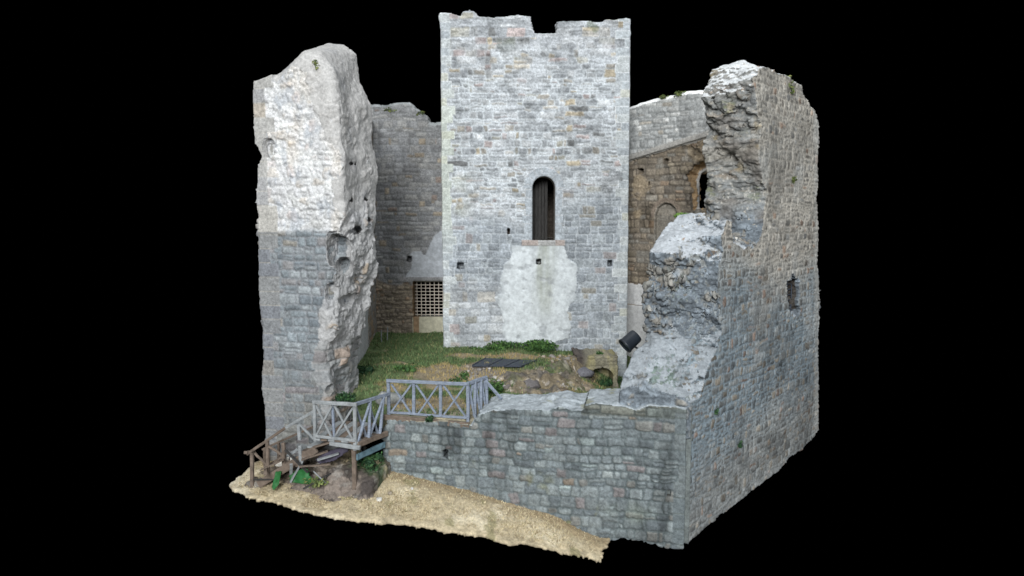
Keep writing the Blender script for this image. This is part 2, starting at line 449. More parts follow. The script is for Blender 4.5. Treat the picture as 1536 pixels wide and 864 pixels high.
        sur = (rad < R + wd) & (z > ZB) & (w < 0.9) & (rad > R - 0.15) & (z < 10.6)
        ang = np.arctan2(z - ZS, u - UC) / 0.42
        jn = np.where(z > ZS, np.abs(ang - np.round(ang)) * 0.25, np.minimum(z / 0.33 - blk, blk + 1 - z / 0.33) * 0.33)
        jn = np.minimum(jn, R + wd - rad)
        cs = np.broadcast_to(lin((168, 175, 181)), c.shape) * (1 + 0.20 * fbm(u, w, z, 7, 3, 70) + 0.12 * (hsh(np.where(z > ZS, np.floor(ang + .5), blk), u > UC, 8, 2) - .5))[:, None]
        cs = mixc(np.broadcast_to(lin((188, 190, 192)), c.shape), cs, sstep(0.0, 0.02, jn))
        c = np.where(sur[:, None], cs, c); hh = np.where(sur, 0.015 + 0.008 * (sstep(0, .02, jn) - 1), hh)
        cj = lin((156, 150, 140)) * (1 + .25 * fbm(u, w, z, 6, 3, 81))[:, None]; c = np.where((sur & (w > 0.07))[:, None], cj, c)
        part[sur] = 1
        sill = (np.abs(u - UC) < 0.85) & (z > ZB - 0.2) & (z <= ZB + 0.02) & front
        cl = pick([(1, (150, 148, 142)), (1, (166, 152, 146)), (1, (170, 172, 172))], hsh(np.floor(u / 0.34), 0, 0, 3)) * (1 + 0.15 * fbm(u, w, z, 8, 3, 71))[:, None]
        c = np.where(sill[:, None], cl, c); hh = np.where(sill, 0.05, hh); part[sill] = 2
        # plaster
        pd = poly_sd(plaster, u, z) + 0.13 * fbm(u, w, z, 2.0, 5, 72, .6)
        pl = (pd < 0.03) & front & (z < ZB - 0.2)
        cp = np.broadcast_to(lin((203, 209, 212)), c.shape) * (1 + 0.07 * fbm(u, w, z, 2.2, 4, 73) + 0.05 * fbm(u, w, z, 9, 3, 78))[:, None]
        streak = sstep(0.55, 0.05, np.abs(u - 4.05 + 0.15 * fbm(u, w, z * 0.3, 2, 2, 74))) * sstep(4.2, 5.4, z) * (0.6 + 0.4 * fbm(u * 4, w, z * 0.4, 2, 3, 75))
        cp = mixc(cp, lin((146, 150, 136)), np.clip(0.75 * streak, 0, 1))
        pk = sstep(0.5, 0.75, fbm(u, w, z * 1.3, 2.8, 4, 76))
        cp = mixc(cp, lin((168, 174, 178)), 0.6 * sstep(-.22, -.02, pd) * sstep(-.2, .5, fbm(u, w, z, 3, 3, 82)))
        cp = mixc(cp, lin((150, 154, 158)), 0.55 * pk)
        cp = mixc(cp, lin((140, 146, 150)), 0.5 * sstep(0.5, 0.9, fbm(u, w, z, 3.5, 4, 77)) * sstep(5.2, 3.6, z))
        c = np.where(pl[:, None], cp, c); hh = np.where(pl, 0.025 + 0.008 * fbm(u, w, z, 3, 3, 78) - 0.02 * pk, hh); part[pl] = 3
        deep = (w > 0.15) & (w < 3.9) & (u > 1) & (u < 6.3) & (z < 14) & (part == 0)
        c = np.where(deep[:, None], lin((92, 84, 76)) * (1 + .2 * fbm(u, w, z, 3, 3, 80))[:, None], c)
        green = sstep(0.55, 0.85, fbm(u, w, z, 1.2, 3, 79)) * sstep(14.5, 15.5, z) * 0.5
        c = mixc(c, lin((96, 108, 78)), green)
        return c, hh, part
    t = build_solid('keep_tower', TW, ((-0.12, 7.4), (-0.16, 4.4), (2.0, 16.5)), 0.032, sdf, shade, [M_STONE, M_STONE, M_STONE, M_PLASTER], ['keep_tower', 'arch_surround', 'window_sill', 'plaster_patch'])
    tag(t, 'tall square stone keep tower with a tall arched opening and a white plaster patch', 'tower')
    # wooden shutter set back in the opening
    V, F = [], []
    xs = np.linspace(-0.44, 0.20, 6)
    for i in range(5):
        x0, x1 = xs[i] + 0.008, xs[i + 1] - 0.008; d = 0.02 * (i % 2)
        zt = 9.6 + math.sqrt(max(0.0, R * R - max(abs(x0), abs(x1)) ** 2)) - 0.02
        b = len(V)
        for (x, w_, z_) in ((x0, .98 - d, ZB + .02), (x1, .98 - d, ZB + .02), (x1, .98 - d, zt), (x0, .98 - d, zt), (x0, 1.04, ZB + .02), (x1, 1.04, ZB + .02), (x1, 1.04, zt), (x0, 1.04, zt)):
            V.append(TW.at(UC + x, w_, z_))
        F += [(b, b + 1, b + 2, b + 3), (b + 5, b + 4, b + 7, b + 6), (b, b + 4, b + 5, b + 1), (b + 3, b + 2, b + 6, b + 7), (b + 1, b + 5, b + 6, b + 2), (b, b + 3, b + 7, b + 4)]
    mesh_obj('shutter', V, F, M_DARKWOOD, t, smooth=False)
    return t
make_tower()

# ================================================================== front wall (low, between the breach and the corner)
def make_front():
    prof = [(0.0, -0.12), (0.0, 3.62), (1.2, 3.6), (2.6, 3.6), (2.7, 3.47), (4.0, 3.42), (5.06, 3.36), (5.5, 3.2), (5.66, 2.92), (6.9, 2.9), (8.05, 2.92), (8.25, 2.4), (8.2, 1.9), (8.6, 1.3), (7.5, 1.05), (6.0, 0.9), (4.2, 0.45), (3.2, 0.05), (2.3, -0.12), (1.6, -0.02), (0.8, -0.05), (0.4, -0.14)]
    hole = [FR.px(664, 687) + FR.px(672, 676), FR.px(1000, 745) + FR.px(1006, 737)]
    def sdf(u, w, z):
        U, Z = np.meshgrid(u.ravel(), z.ravel(), indexing='ij')
        p2 = (poly_sd(prof, U, Z) + 0.05 * fbm(U, 0 * U, Z, 2.5, 4, 15) * ((Z > 2.2) | (Z < 1.4)) * (U > 0.2))[:, None, :]
        top = 0.05 * fbm(u, w, 0 * u, 2.2, 4, 16)
        g = np.maximum(p2 + top * (z > 2.3), np.maximum(-w, w - 1.75))
        g = np.maximum(g, (-(u) - 0.1 + w * -0.0))
        for a in hole:
            g = np.maximum(g, -box_sd(u, w, z, min(a[0], a[2]), max(a[0], a[2]), -1, 0.5, min(a[1], a[3]), max(a[1], a[3])))
        return g
    def shade(u, w, z, g):
        face = np.abs(g[:, 1]) > 0.6
        side = (~face) & (np.abs(g[:, 0]) > np.abs(g[:, 2]))
        uu = np.where(side, w + 20, u)
        c, hh = stones(uu, z, 0.255, 0.34, 42, PAL_FRONT, (100, 108, 110), jd=0.032, jw=(0.004, 0.036), out=0.035, jit=0.05, var=0.34, tone=0.21, fine=0.024, split=0.12)
        c4, h4 = stones(uu, z, 0.24, 0.42, 44, [(1, (104, 110, 108)), (1, (92, 98, 98)), (1, (116, 116, 108))], (84, 88, 86), jd=0.02, out=0.015)
        t = sstep(3.28, 3.36, z - 0.0 * u) * (u < 2.7)
        c = mixc(c, c4, t); hh = hh + (h4 - hh) * t
        # damp runs and lichen
        run = sstep(0.25, 0.8, fbm(u * 2.2, w, z * 0.45, 0.9, 4, 46))
        c = c * (1 - 0.42 * run)[:, None]
        lich = sstep(0.2, 0.9, fbm(u, w + 4, z, 0.6, 4, 47))
        c = mixc(c, lin((134, 142, 132)), 0.45 * lich)
        ye = sstep(0.55, 0.8, fbm(u, w + 8, z, 1.3, 4, 48)) * sstep(1.6, 0.2, z - 0.12 * u)
        c = mixc(c, lin((136, 132, 72)), 0.55 * ye)
        mg = sstep(0.3, 0.8, fbm(u, w + 6, z, 0.9, 4, 49)) * sstep(6.8, 8.0, u)
        c = mixc(c, lin((66, 92, 56)), 0.6 * mg)
        # corner quoin of dressed blocks
        row = np.floor(z / 0.42); lng = np.where(hsh(row, 4, 2, 5) > 0.5, 0.62, 0.36)
        qd = np.minimum(np.minimum(z / 0.42 - row, row + 1 - z / 0.42) * 0.42, lng - u)
        inq = (u < lng * 0.5) & (w < 1.0) & (z < 3.5)
        cq = pick([(1, (118, 124, 126)), (1, (132, 138, 138)), (1, (106, 114, 118))], hsh(row, 0, 7, 5)) * (1 + 0.16 * fbm(u, w, z, 7, 3, 50))[:, None]
        cq = mixc(np.broadcast_to(lin((98, 104, 102)), cq.shape), cq, sstep(0.003, 0.02, qd))
        c = np.where(inq[:, None], cq, c); hh = np.where(inq, 0.008 * (sstep(0, 0.03, qd) - 1), hh)
        top = (g[:, 2] > 0.55) & (z > 2.4)
        ct = np.broadcast_to(lin((164, 170, 176)), c.shape) * (1 + 0.22 * fbm(u, w, z, 5, 4, 52))[:, None]
        ct = mixc(ct, lin((120, 128, 132)), 0.6 * sstep(0.2, 0.7, fbm(u, w, z, 7, 3, 53)))
        ct = mixc(ct, lin((142, 138, 96)), 0.5 * sstep(0.5, 0.8, fbm(u, w, z, 2, 3, 54)))
        wk = (u > 5.7)
        ct = np.where(wk[:, None], lin((150, 142, 124)) * (1 + .25 * fbm(u, w, z, 5, 3, 55))[:, None], ct)
        c = np.where(top[:, None], ct, c); hh = np.where(top, 0.03 * fbm(u, w, z, 4, 4, 56), hh)
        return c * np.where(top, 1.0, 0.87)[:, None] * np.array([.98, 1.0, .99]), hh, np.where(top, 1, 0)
    o = build_solid('front_wall', FR, ((-0.1, 8.75), (-0.13, 1.95), (-0.3, 3.9)), 0.025, sdf, shade, [M_STONE, M_MORTAR], ['front_wall', 'mortar_top'])
    tag(o, 'low grey stone front wall with a pale mortar top beside the sandy ground', 'wall')
    return o
make_front()

# ================================================================== right curtain wall, broken in three steps
def make_right():
    outer = [(0.0, -0.12), (0.0, 3.72), (0.68, 3.74), (1.0, 4.4), (1.62, 5.4), (1.47, 6.4), (1.66, 7.4), (1.8, 7.95), (2.05, 8.35), (2.3, 8.38), (2.42, 7.75), (3.1, 7.6), (3.64, 7.58), (4.15, 8.1), (4.46, 9.18), (3.9, 10.1), (3.62, 11.2), (3.4, 12.3), (3.78, 12.61), (4.73, 12.8), (5.66, 12.75), (6.32, 12.7), (7.1, 12.68), (7.2, 12.4), (7.7, 12.3), (7.75, 12.05), (8.29, 12.02), (8.72, 11.7), (9.0, 9.0), (9.49, 5.59), (10.13, 0.7), (9.6, 0.62), (8.6, 0.42), (7.4, 0.42), (6.2, 0.2), (4.84, 0.2), (3.4, 0.1), (2.08, 0.12), (1.2, 0.02), (0.5, 0.0)]
    inner = [(-1.2, 2.0), (-1.05, 3.7), (-0.66, 4.25), (-0.19, 4.7), (0.6, 5.3), (0.69, 6.41), (0.6, 7.55), (1.41, 8.06), (2.54, 8.55), (3.2, 8.5), (3.5, 8.0), (3.84, 7.9), (3.84, 9.98), (3.7, 10.95), (3.72, 12.3), (4.0, 12.9), (4.84, 13.2), (6.0, 13.1), (7.5, 12.6), (8.7, 11.7), (9.6, 8.0), (10.13, 0.7), (6, 0.4), (0, 0.4)]
    win = RT.poly([(1184, 470), (1181, 445), (1183, 425), (1189, 416), (1198, 424), (1201, 440), (1198, 466), (1192, 472)])
    hol = [(1072, 616, 5)]
    def sdf(u, w, z):
        U, Z = np.meshgrid(u.ravel(), z.ravel(), indexing='ij')
        a = poly_sd(outer, U, Z)[:, None, :].astype(np.float32); b = poly_sd(inner, U, Z)[:, None, :].astype(np.float32)
        t = sstep(-0.15, 1.25, w)
        p = a + (b - a) * t
        def rough(i, j, k):
            uu, ww, zz = u[i, 0, 0], w[0, j, 0], z[0, 0, k]
            amp = np.where(uu > 5.2, 0.10, 0.34) * sstep(2.6, 3.6, zz) * (1 - 0.85 * sstep(11.9, 12.5, zz)) * (1 - 0.75 * sstep(7.1, 7.6, zz) * (zz < 8.9)) * (1 - 0.55 * (zz < 5.3)) + 0.04
            n = (1 + .5 * (zz > 5.2)) * fbm(uu, ww, zz * 1.25, 1.15, 5, 91, 0.55) + 0.35 * np.abs(fbm(uu, ww, zz * 2.0, 2.6, 3, 92))
            ledge = 0.25 * (np.abs((zz * 1.7 + 0.6 * fbm(uu, ww, zz, 0.8, 2, 93)) % 1 - 0.5) - 0.25) * (uu < 5)
            return amp * n + ledge * amp * 2.2 + 0.16 * (uu < 5) * sstep(4.2, 5.0, zz) * sstep(12.3, 11.8, zz) * fbm(uu, ww, zz, 0.75, 2, 95)
        p = p + band(p, 0.55, rough)
        g = np.maximum(p, np.maximum(-w, w - 1.6))
        g = np.maximum(g, 0.2 - (0.857 * u + 0.515 * w))
        wn = (poly_sd(win, U, Z) - 0.04 + 0.16 * fbm(U, 0 * U, Z, 2.6, 4, 94))[:, None, :]
        g = np.maximum(g, -np.maximum(wn, w - 0.7))
        return g
    def shade(u, w, z, g):
        face = (np.abs(g[:, 1]) > 0.72)
        out = face & (w < 0.5)
        side = (u > 8) & (g[:, 0] > 0.6)
        uu = np.where(side, w + 20, u)
        c1, h1 = stones(uu, z, 0.20, 0.25, 101, PAL_RIGHT, (178, 173, 163), dim=0.86, tone=0.36, jd=0.022, jw=(0.004, 0.045), out=0.035, jit=0.05, var=0.5, fine=0.035, split=0.4)
        c2, h2 = stones(uu, z, 0.20, 0.25, 101, PAL_RIGHTLOW, (124, 137, 145), dim=0.70, tone=0.42, jd=0.022, jw=(0.004, 0.045), out=0.035, jit=0.05, var=0.5, fine=0.035, split=0.4)
        bl = sstep(-1.4, 1.4, z - (7.3 - 0.14 * u) + 1.2 * fbm(u, w, z, 0.45, 3, 102))
        # the lowest courses go back to brown
        low = sstep(2.2, 0.6, z - 0.15 * u + 0.6 * fbm(u, w, z, 0.7, 3, 103))
        t = np.clip(bl + 0.35 * low, 0, 1)
        c = mixc(c2, c1, t); hh = h2 + (h1 - h2) * t  # shade painted into the lower wall: same stones, darker and bluer
        st = sstep(0.2, 0.8, fbm(u, w, z, 0.8, 4, 104)); c = c * (1 - 0.25 * st)[:, None]
        wh = sstep(0.3, 0.9, fbm(u, w + 4, z, 0.7, 4, 105)); c = mixc(c, lin((176, 178, 176)), 0.35 * wh)
        gr = sstep(0.5, 0.9, fbm(u, w + 7, z, 0.9, 3, 106)) * sstep(1.6, 0.2, u) * sstep(1.5, 3.0, z); c = mixc(c, lin((98, 120, 106)), 0.5 * gr)
        # smooth vertical quoin strip and far dressed end
        eq = np.minimum(u, 99); row = np.floor(z / 0.42)
        inq = (u < 0.26) & (z < 3.5)
        cq = lin((104, 110, 109)) * (1 + 0.2 * fbm(u, w, z, 6, 4, 107) + 0.15 * (hsh(row, 3, 3, 3) - .5))[:, None]
        c = np.where(inq[:, None], cq, c); hh = np.where(inq, 0.0, hh)
        far = sstep(-0.5, -0.2, u - (10.15 - 0.13 * z)) * out
        c = mixc(c, lin((164, 164, 160)), 0.5 * far)
        part = np.zeros(len(u), int)
        # broken core
        end = ~face & ~side & (z > 2.8)
        cr, hr = rubble(u, w, z, 3.2, 110, PAL_RUB, (128, 137, 145), amt=0.06)
        crag = np.abs(fbm(u, w, z * 1.5, 2.2, 5, 118, 0.6)); hr = hr + 0.15 * crag; cr = cr * (0.5 + 0.95 * np.clip(crag, 0, 1))[:, None]
        lay, hl = stones(u + w, z, 0.2, 0.5, 111, PAL_RUB, (120, 120, 116), jd=0.05, jw=(0.0, 0.06), out=0.08, jit=0.15, var=0.5, fine=0.05)
        up = sstep(8.2, 9.2, z)
        cr = mixc(cr, lay, 0.7 * up); hr = hr + (hl - hr) * 0.6 * up
        band_b = sstep(0.35, 0.1, np.abs(z - 10.35)); cr = mixc(cr, lin((150, 146, 138)), 0.75 * band_b); hr = hr * (1 - 0.8 * band_b)
        dkp = sstep(0.05, 0.6, fbm(u, w, z * 1.4, 1.1, 5, 112)); cr = mixc(cr, np.where((z > 7.8)[:, None], lin((112, 106, 100)), lin((96, 105, 112))), 0.6 * dkp)
        oc = sstep(0.45, 0.8, fbm(u, w, z, 1.5, 3, 113)) * up; cr = mixc(cr, lin((168, 146, 96)), 0.4 * oc)
        mo = sstep(0.55, 0.85, fbm(u, w, z, 1.2, 3, 115)) * (g[:, 2] > 0.0); cr = mixc(cr, lin((98, 104, 62)), 0.5 * mo)
        c = np.where(end[:, None], cr, c); hh = np.where(end, hr, hh); part[end] = 1
        cap = end & (((g[:, 2] > 0.5) & (z > 12.0)) | ((g[:, 2] > 0.3) & (z > 7.3) & (z < 9) & (u < 3.2 + .3 * fbm(u, w, z, 2, 3, 120))) | ((z < 5.25 + 0.35 * fbm(u, w, z, 1.6, 3, 119)) & (z > 3.75) & (g[:, 2] > 0.05)))
        cc = lin((166, 171, 176)) * (1 + 0.22 * fbm(u, w, z, 6, 4, 114))[:, None]
        cc = np.where((z > 12)[:, None], lin((206, 209, 211)) * (1 + .1 * fbm(u, w, z, 6, 3, 121))[:, None], cc)  # bright top light painted into the mortar: cap made near white
        cc = np.where((z < 6)[:, None], lin((140, 146, 151)) * (1 + 0.34 * fbm(u, w, z, 6, 4, 116))[:, None], cc)
        c = np.where(cap[:, None], cc, c); hh = np.where(cap, 0.03 * fbm(u, w, z, 4, 3, 117), hh); part[cap] = 2
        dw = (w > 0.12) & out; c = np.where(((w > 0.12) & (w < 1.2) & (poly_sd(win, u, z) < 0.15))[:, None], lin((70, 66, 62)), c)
        return c, hh, part
    o = build_solid('curtain_wall', RT, ((-1.5, 10.4), (-0.14, 1.85), (-0.3, 13.7)), 0.03, sdf, shade, [M_STONE, M_STONE, M_MORTAR], ['curtain_wall', 'broken_core', 'mortar_cap'])
    tag(o, 'long brown and blue grey stone curtain wall broken in steps at its near end', 'wall')
    return o, win
right_wall, WIN = make_right()

# ================================================================== left pier (front wall left of the breach)
def make_left():
    outer = [(11.84, 1.2), (11.78, 9.9), (11.7, 10.0), (11.6, 10.15), (11.7, 10.4), (11.78, 10.5), (11.79, 12.2), (11.37, 12.3), (10.9, 12.55), (10.4, 12.92), (9.95, 12.95), (9.5, 12.5), (9.36, 11.6), (9.30, 10.72), (9.22, 9.66), (9.25, 8.4), (9.44, 8.04), (9.56, 7.12), (9.76, 5.63), (9.74, 4.12), (9.87, 3.16), (9.75, 2.0), (9.7, 1.2)]
    inner = [(12.0, 1.2), (12.0, 12.0), (11.4, 12.7), (10.6, 13.68), (10.1, 13.62), (9.72, 13.3), (9.62, 12.5), (9.38, 11.78), (9.27, 10.99), (9.13, 9.6), (9.20, 8.2), (9.27, 6.98), (9.6, 5.53), (9.78, 4.48), (9.98, 3.63), (9.8, 2.68), (9.7, 1.2)]
    cuts = [FR.px(540, 254, 2.0), FR.px(548, 256, 1.9)]
    def sdf(u, w, z):
        U, Z = np.meshgrid(u.ravel(), z.ravel(), indexing='ij')
        a = poly_sd(outer, U, Z)[:, None, :].astype(np.float32); b = poly_sd(inner, U, Z)[:, None, :].astype(np.float32)
        p = a + (b - a) * np.clip(w / 2.2, 0, 1)
        def rough(i, j, k):
            uu, ww, zz = u[i, 0, 0], w[0, j, 0], z[0, 0, k]
            amp = np.where(uu > 11.3, 0.03, 0.26 - 0.15 * sstep(7.6, 9.2, zz)) * sstep(12.9, 11.9, zz - 0.2 * ww) + 0.03
            n = fbm(uu, ww, zz, 1.1, 5, 131, 0.55)
            return amp * n
        p = p + band(p, 0.5, rough)
        g = np.maximum(p, np.maximum(-w + 0.05 * fbm(u, 0 * w, z, 1.0, 3, 133) * sstep(8.0, 8.6, z), w - 2.25))
        # rounded mortar cap and rounded front edge of the core
        rnd = np.sqrt(np.maximum(p + 0.35, 0) ** 2 + np.maximum(-w + 0.35, 0) ** 2) - 0.35
        rnd = np.where(z > 11.5, rnd, rnd - 0.06)
        m = (u < 11.2) & (z > 3)
        g = np.where(m, np.maximum(g, rnd), g)
        cu, cz = cuts[0]
        g = np.maximum(g, 0.16 - np.sqrt(((u - cu) * 0.8) ** 2 + ((w - 2.0) * 0.5) ** 2 + ((z - cz) * 1.3) ** 2))
        hu, hz = FR.px(403, 222)
        g = np.maximum(g, 0.17 - np.sqrt(((u - hu) * 0.9) ** 2 + (w * 0.5) ** 2 + ((z - hz) * 0.6) ** 2))
        hn = 0.5 * fbm(u[::2], w[:, ::2], z[:, :, ::2], 1.7, 3, 134)
        hn = np.repeat(np.repeat(np.repeat(hn, 2, 0), 2, 1), 2, 2)[:u.shape[0], :w.shape[1], :z.shape[2]]
        for px_, py_, ww_, rx, rw, rz in ((506, 378, .25, .30, .5, .55), (524, 452, .8, .45, .5, .22), (516, 300, .6, .22, .4, .16), (530, 345, 1.0, .2, .4, .16), (512, 545, .35, .28, .4, .2), (500, 585, .1, .2, .3, .16), (522, 245, .8, .16, .3, .1), (545, 330, 1.5, .2, .3, .12), (512, 318, .4, .18, .3, .1), (540, 300, 1.6, .2, .4, .12), (498, 440, .1, .22, .3, .35), (520, 400, .9, .25, .4, .3)):
            hu, hz = FR.px(px_, py_, ww_)
            g = np.maximum(g, (0.95 + hn - np.sqrt(((u - hu) / rx) ** 2 + ((w - ww_) / rw) ** 2 + ((z - hz) / rz) ** 2)) * min(rx, rz))
        return g
    def shade(u, w, z, g):
        face = (g[:, 1] < -0.6)
        c1, h1 = stones(u, z, 0.21, 0.28, 140, PAL_WHITE, (196, 194, 190), jd=0.055, jw=(0.0, 0.06), out=0.07, jit=0.14, var=0.5, fine=0.05)
        cr, hr = rubble(u, w, z, 3.6, 141, PAL_WHITE, (200, 199, 198), amt=0.09)
        pit = sstep(0.15, 0.7, fbm(u * 1.2, w, z, 3.4, 4, 155, 0.6)); cr = cr * (1 - 0.3 * pit)[:, None]; hr = hr - 0.05 * pit
        c1 = mixc(c1, cr, 0.35); h1 = 0.8 * h1 + 0.4 * hr
        tan = sstep(0.35, 0.8, fbm(u * 2, w, z * 0.6, 0.8, 4, 142)); c1 = mixc(c1, lin((194, 178, 158)), 0.3 * tan)
        gm = sstep(0.1, 0.6, fbm(u * 1.6, w, z, 2.4, 4, 156, .6)); c1 = mixc(c1, lin((150, 156, 164)), 0.45 * gm); c1 = c1 * np.array([1.0, 1.03, 1.06])
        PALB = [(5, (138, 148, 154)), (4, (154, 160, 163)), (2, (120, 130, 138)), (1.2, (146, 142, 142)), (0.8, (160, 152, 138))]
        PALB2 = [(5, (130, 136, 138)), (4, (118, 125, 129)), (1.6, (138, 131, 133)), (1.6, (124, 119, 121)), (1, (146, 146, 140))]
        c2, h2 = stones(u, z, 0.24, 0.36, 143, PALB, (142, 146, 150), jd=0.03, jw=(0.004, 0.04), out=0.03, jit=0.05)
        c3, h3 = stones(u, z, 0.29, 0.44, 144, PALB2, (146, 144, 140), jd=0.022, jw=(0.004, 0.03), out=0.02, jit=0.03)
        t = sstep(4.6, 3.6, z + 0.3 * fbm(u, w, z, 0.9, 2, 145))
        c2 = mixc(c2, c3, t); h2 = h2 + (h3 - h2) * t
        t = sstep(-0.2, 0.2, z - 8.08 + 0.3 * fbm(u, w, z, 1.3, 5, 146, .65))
        c = mixc(c2 * 0.9, c1, t); hh = h2 + (h1 - h2) * t  # shade line painted into the colour: pale rubble above, darkened courses below
        # dressed blocks along the left edge
        row = np.floor(z / 0.4); lng = np.where(hsh(row, 6, 2, 5) > 0.5, 0.62, 0.36); e = 11.8 - u
        qd = np.minimum(np.minimum(z / 0.4 - row, row + 1 - z / 0.4) * 0.4, lng - e)
        inq = (e < lng) & face
        cq = pick([(2, (166, 166, 164)), (2, (180, 178, 172)), (1, (172, 162, 148)), (1, (154, 156, 160))], hsh(row, 0, 7, 15)) * (1 + 0.1 * fbm(u, w, z, 8, 3, 147))[:, None]
        cq = np.where((z < 8.05)[:, None], cq * 0.66 * np.array([.93, .98, 1.06]), cq)  # edge blocks darkened and bluer below the painted shade line
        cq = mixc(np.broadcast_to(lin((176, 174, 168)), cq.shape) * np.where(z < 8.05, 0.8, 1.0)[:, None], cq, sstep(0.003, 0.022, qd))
        c = np.where(inq[:, None], cq, c); hh = np.where(inq, 0.01 * sstep(0, .03, qd), hh)
        part = np.zeros(len(u), int)
        lim = np.interp(z, [1, 3, 4, 5.6, 7, 8.2, 10, 11.5, 12.4, 13], [9.95, 9.98, 9.9, 9.85, 9.65, 9.45, 9.5, 9.85, 10.4, 11.0]) + 0.45 * fbm(u, w, z, 1.2, 5, 148, 0.6)
        end = ((g[:, 1] > -0.35) | (u < lim)) & (u < 11.4 + 0.5 * (z < 12))
        end = end | ((g[:, 2] > 0.4) & (z > 11))
        cr, hr = rubble(u, w, z, 3.0, 150, [(2, (168, 164, 158)), (1, (150, 136, 128)), (1, (140, 148, 156)), (1, (176, 160, 140))], (176, 176, 176), amt=0.06, thr=0.62)
        mo = lin((178, 178, 178)) * (1 + 0.14 * fbm(u, w, z, 4, 4, 151))[:, None]
        k = sstep(7.8, 9.4, z + .8 * fbm(u, w, z, .9, 3, 157)) * .9; cr = mixc(cr, mo * np.array([1.0, .985, .96]), k); hr = hr * (1 - 0.75 * k)
        cr = mixc(cr, lin((146, 148, 152)), 0.5 * sstep(0.2, 0.8, fbm(u, w, z, 1.3, 4, 152)))
        cb, hb = stones(w + 3, z, 0.3, 0.5, 153, PALB2 + [(2, (170, 140, 112))], (150, 148, 146), out=0.04)
        k = sstep(5.2, 4.6, z) ; cr = mixc(cr, cb, 0.75 * k); hr = hr + (hb - hr) * k
        c = np.where(end[:, None], cr, c); hh = np.where(end, hr, hh); part[end] = 1
        return c * np.where(z > 8.08, 1.0, .90)[:, None], hh, part  # whole pier darkened a little more below the painted shade line
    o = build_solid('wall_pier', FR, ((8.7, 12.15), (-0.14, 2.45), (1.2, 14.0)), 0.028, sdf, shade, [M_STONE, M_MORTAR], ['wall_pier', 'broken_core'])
    tag(o, 'tall ruined wall pier with white rubble above and coursed stone in painted shade below', 'wall')
make_left()

# ================================================================== left side wall, back walls
def simple_wall(name, fr, prof, bounds, thick, h, shade, labels, mats, cut=None, rough=0.05, seed=1):
    def sdf(u, w, z):
        U, Z = np.meshgrid(u.ravel(), z.ravel(), indexing='ij')
        p = (poly_sd(prof, U, Z) + rough * fbm(U, 0 * U, Z, 1.8, 4, seed) * (Z > 11))[:, None, :]
        p = p + (w - 0.0) * 0.0
        g = np.maximum(p, np.maximum(-w, w - thick))
        # rounded top
        rnd = np.sqrt(np.maximum(p + 0.25, 0) ** 2 + np.maximum(-w + 0.25, 0) ** 2) - 0.25
        g = np.where(z > 12.0, np.maximum(g, rnd), g)
        if cut: g = cut(g, u, w, z)
        return g
    return build_solid(name, fr, bounds, h, sdf, shade, mats, labels)

def shade_side(u, w, z, g):
    c, hh = stones(u, z, 0.27, 0.42, 160, PAL_BACK + [(3, (150, 126, 96))], (120, 116, 110), out=0.03)
    pl = sstep(5.2, 4.9, z + 0.3 * fbm(u, w, z, 1.5, 3, 161)) * (u < 6)
    c = mixc(c, lin((170, 172, 174)) * (1 + .12 * fbm(u * 3, w, z * .4, 2, 3, 162))[:, None], pl); hh = hh * (1 - pl)
    return c, hh, np.zeros(len(u), int)
o = simple_wall('side_wall', SD, [(1.0, 2.5), (1.0, 12.3), (4, 12.4), (9.6, 12.6), (9.6, 2.5)], ((0.8, 9.8), (-0.12, 2.15), (2.5, 13)), 2.0, 0.06, shade_side, ['side_wall'], [M_STONE])
tag(o, 'narrow strip of side wall seen between the white rubble pier and the back wall', 'wall')

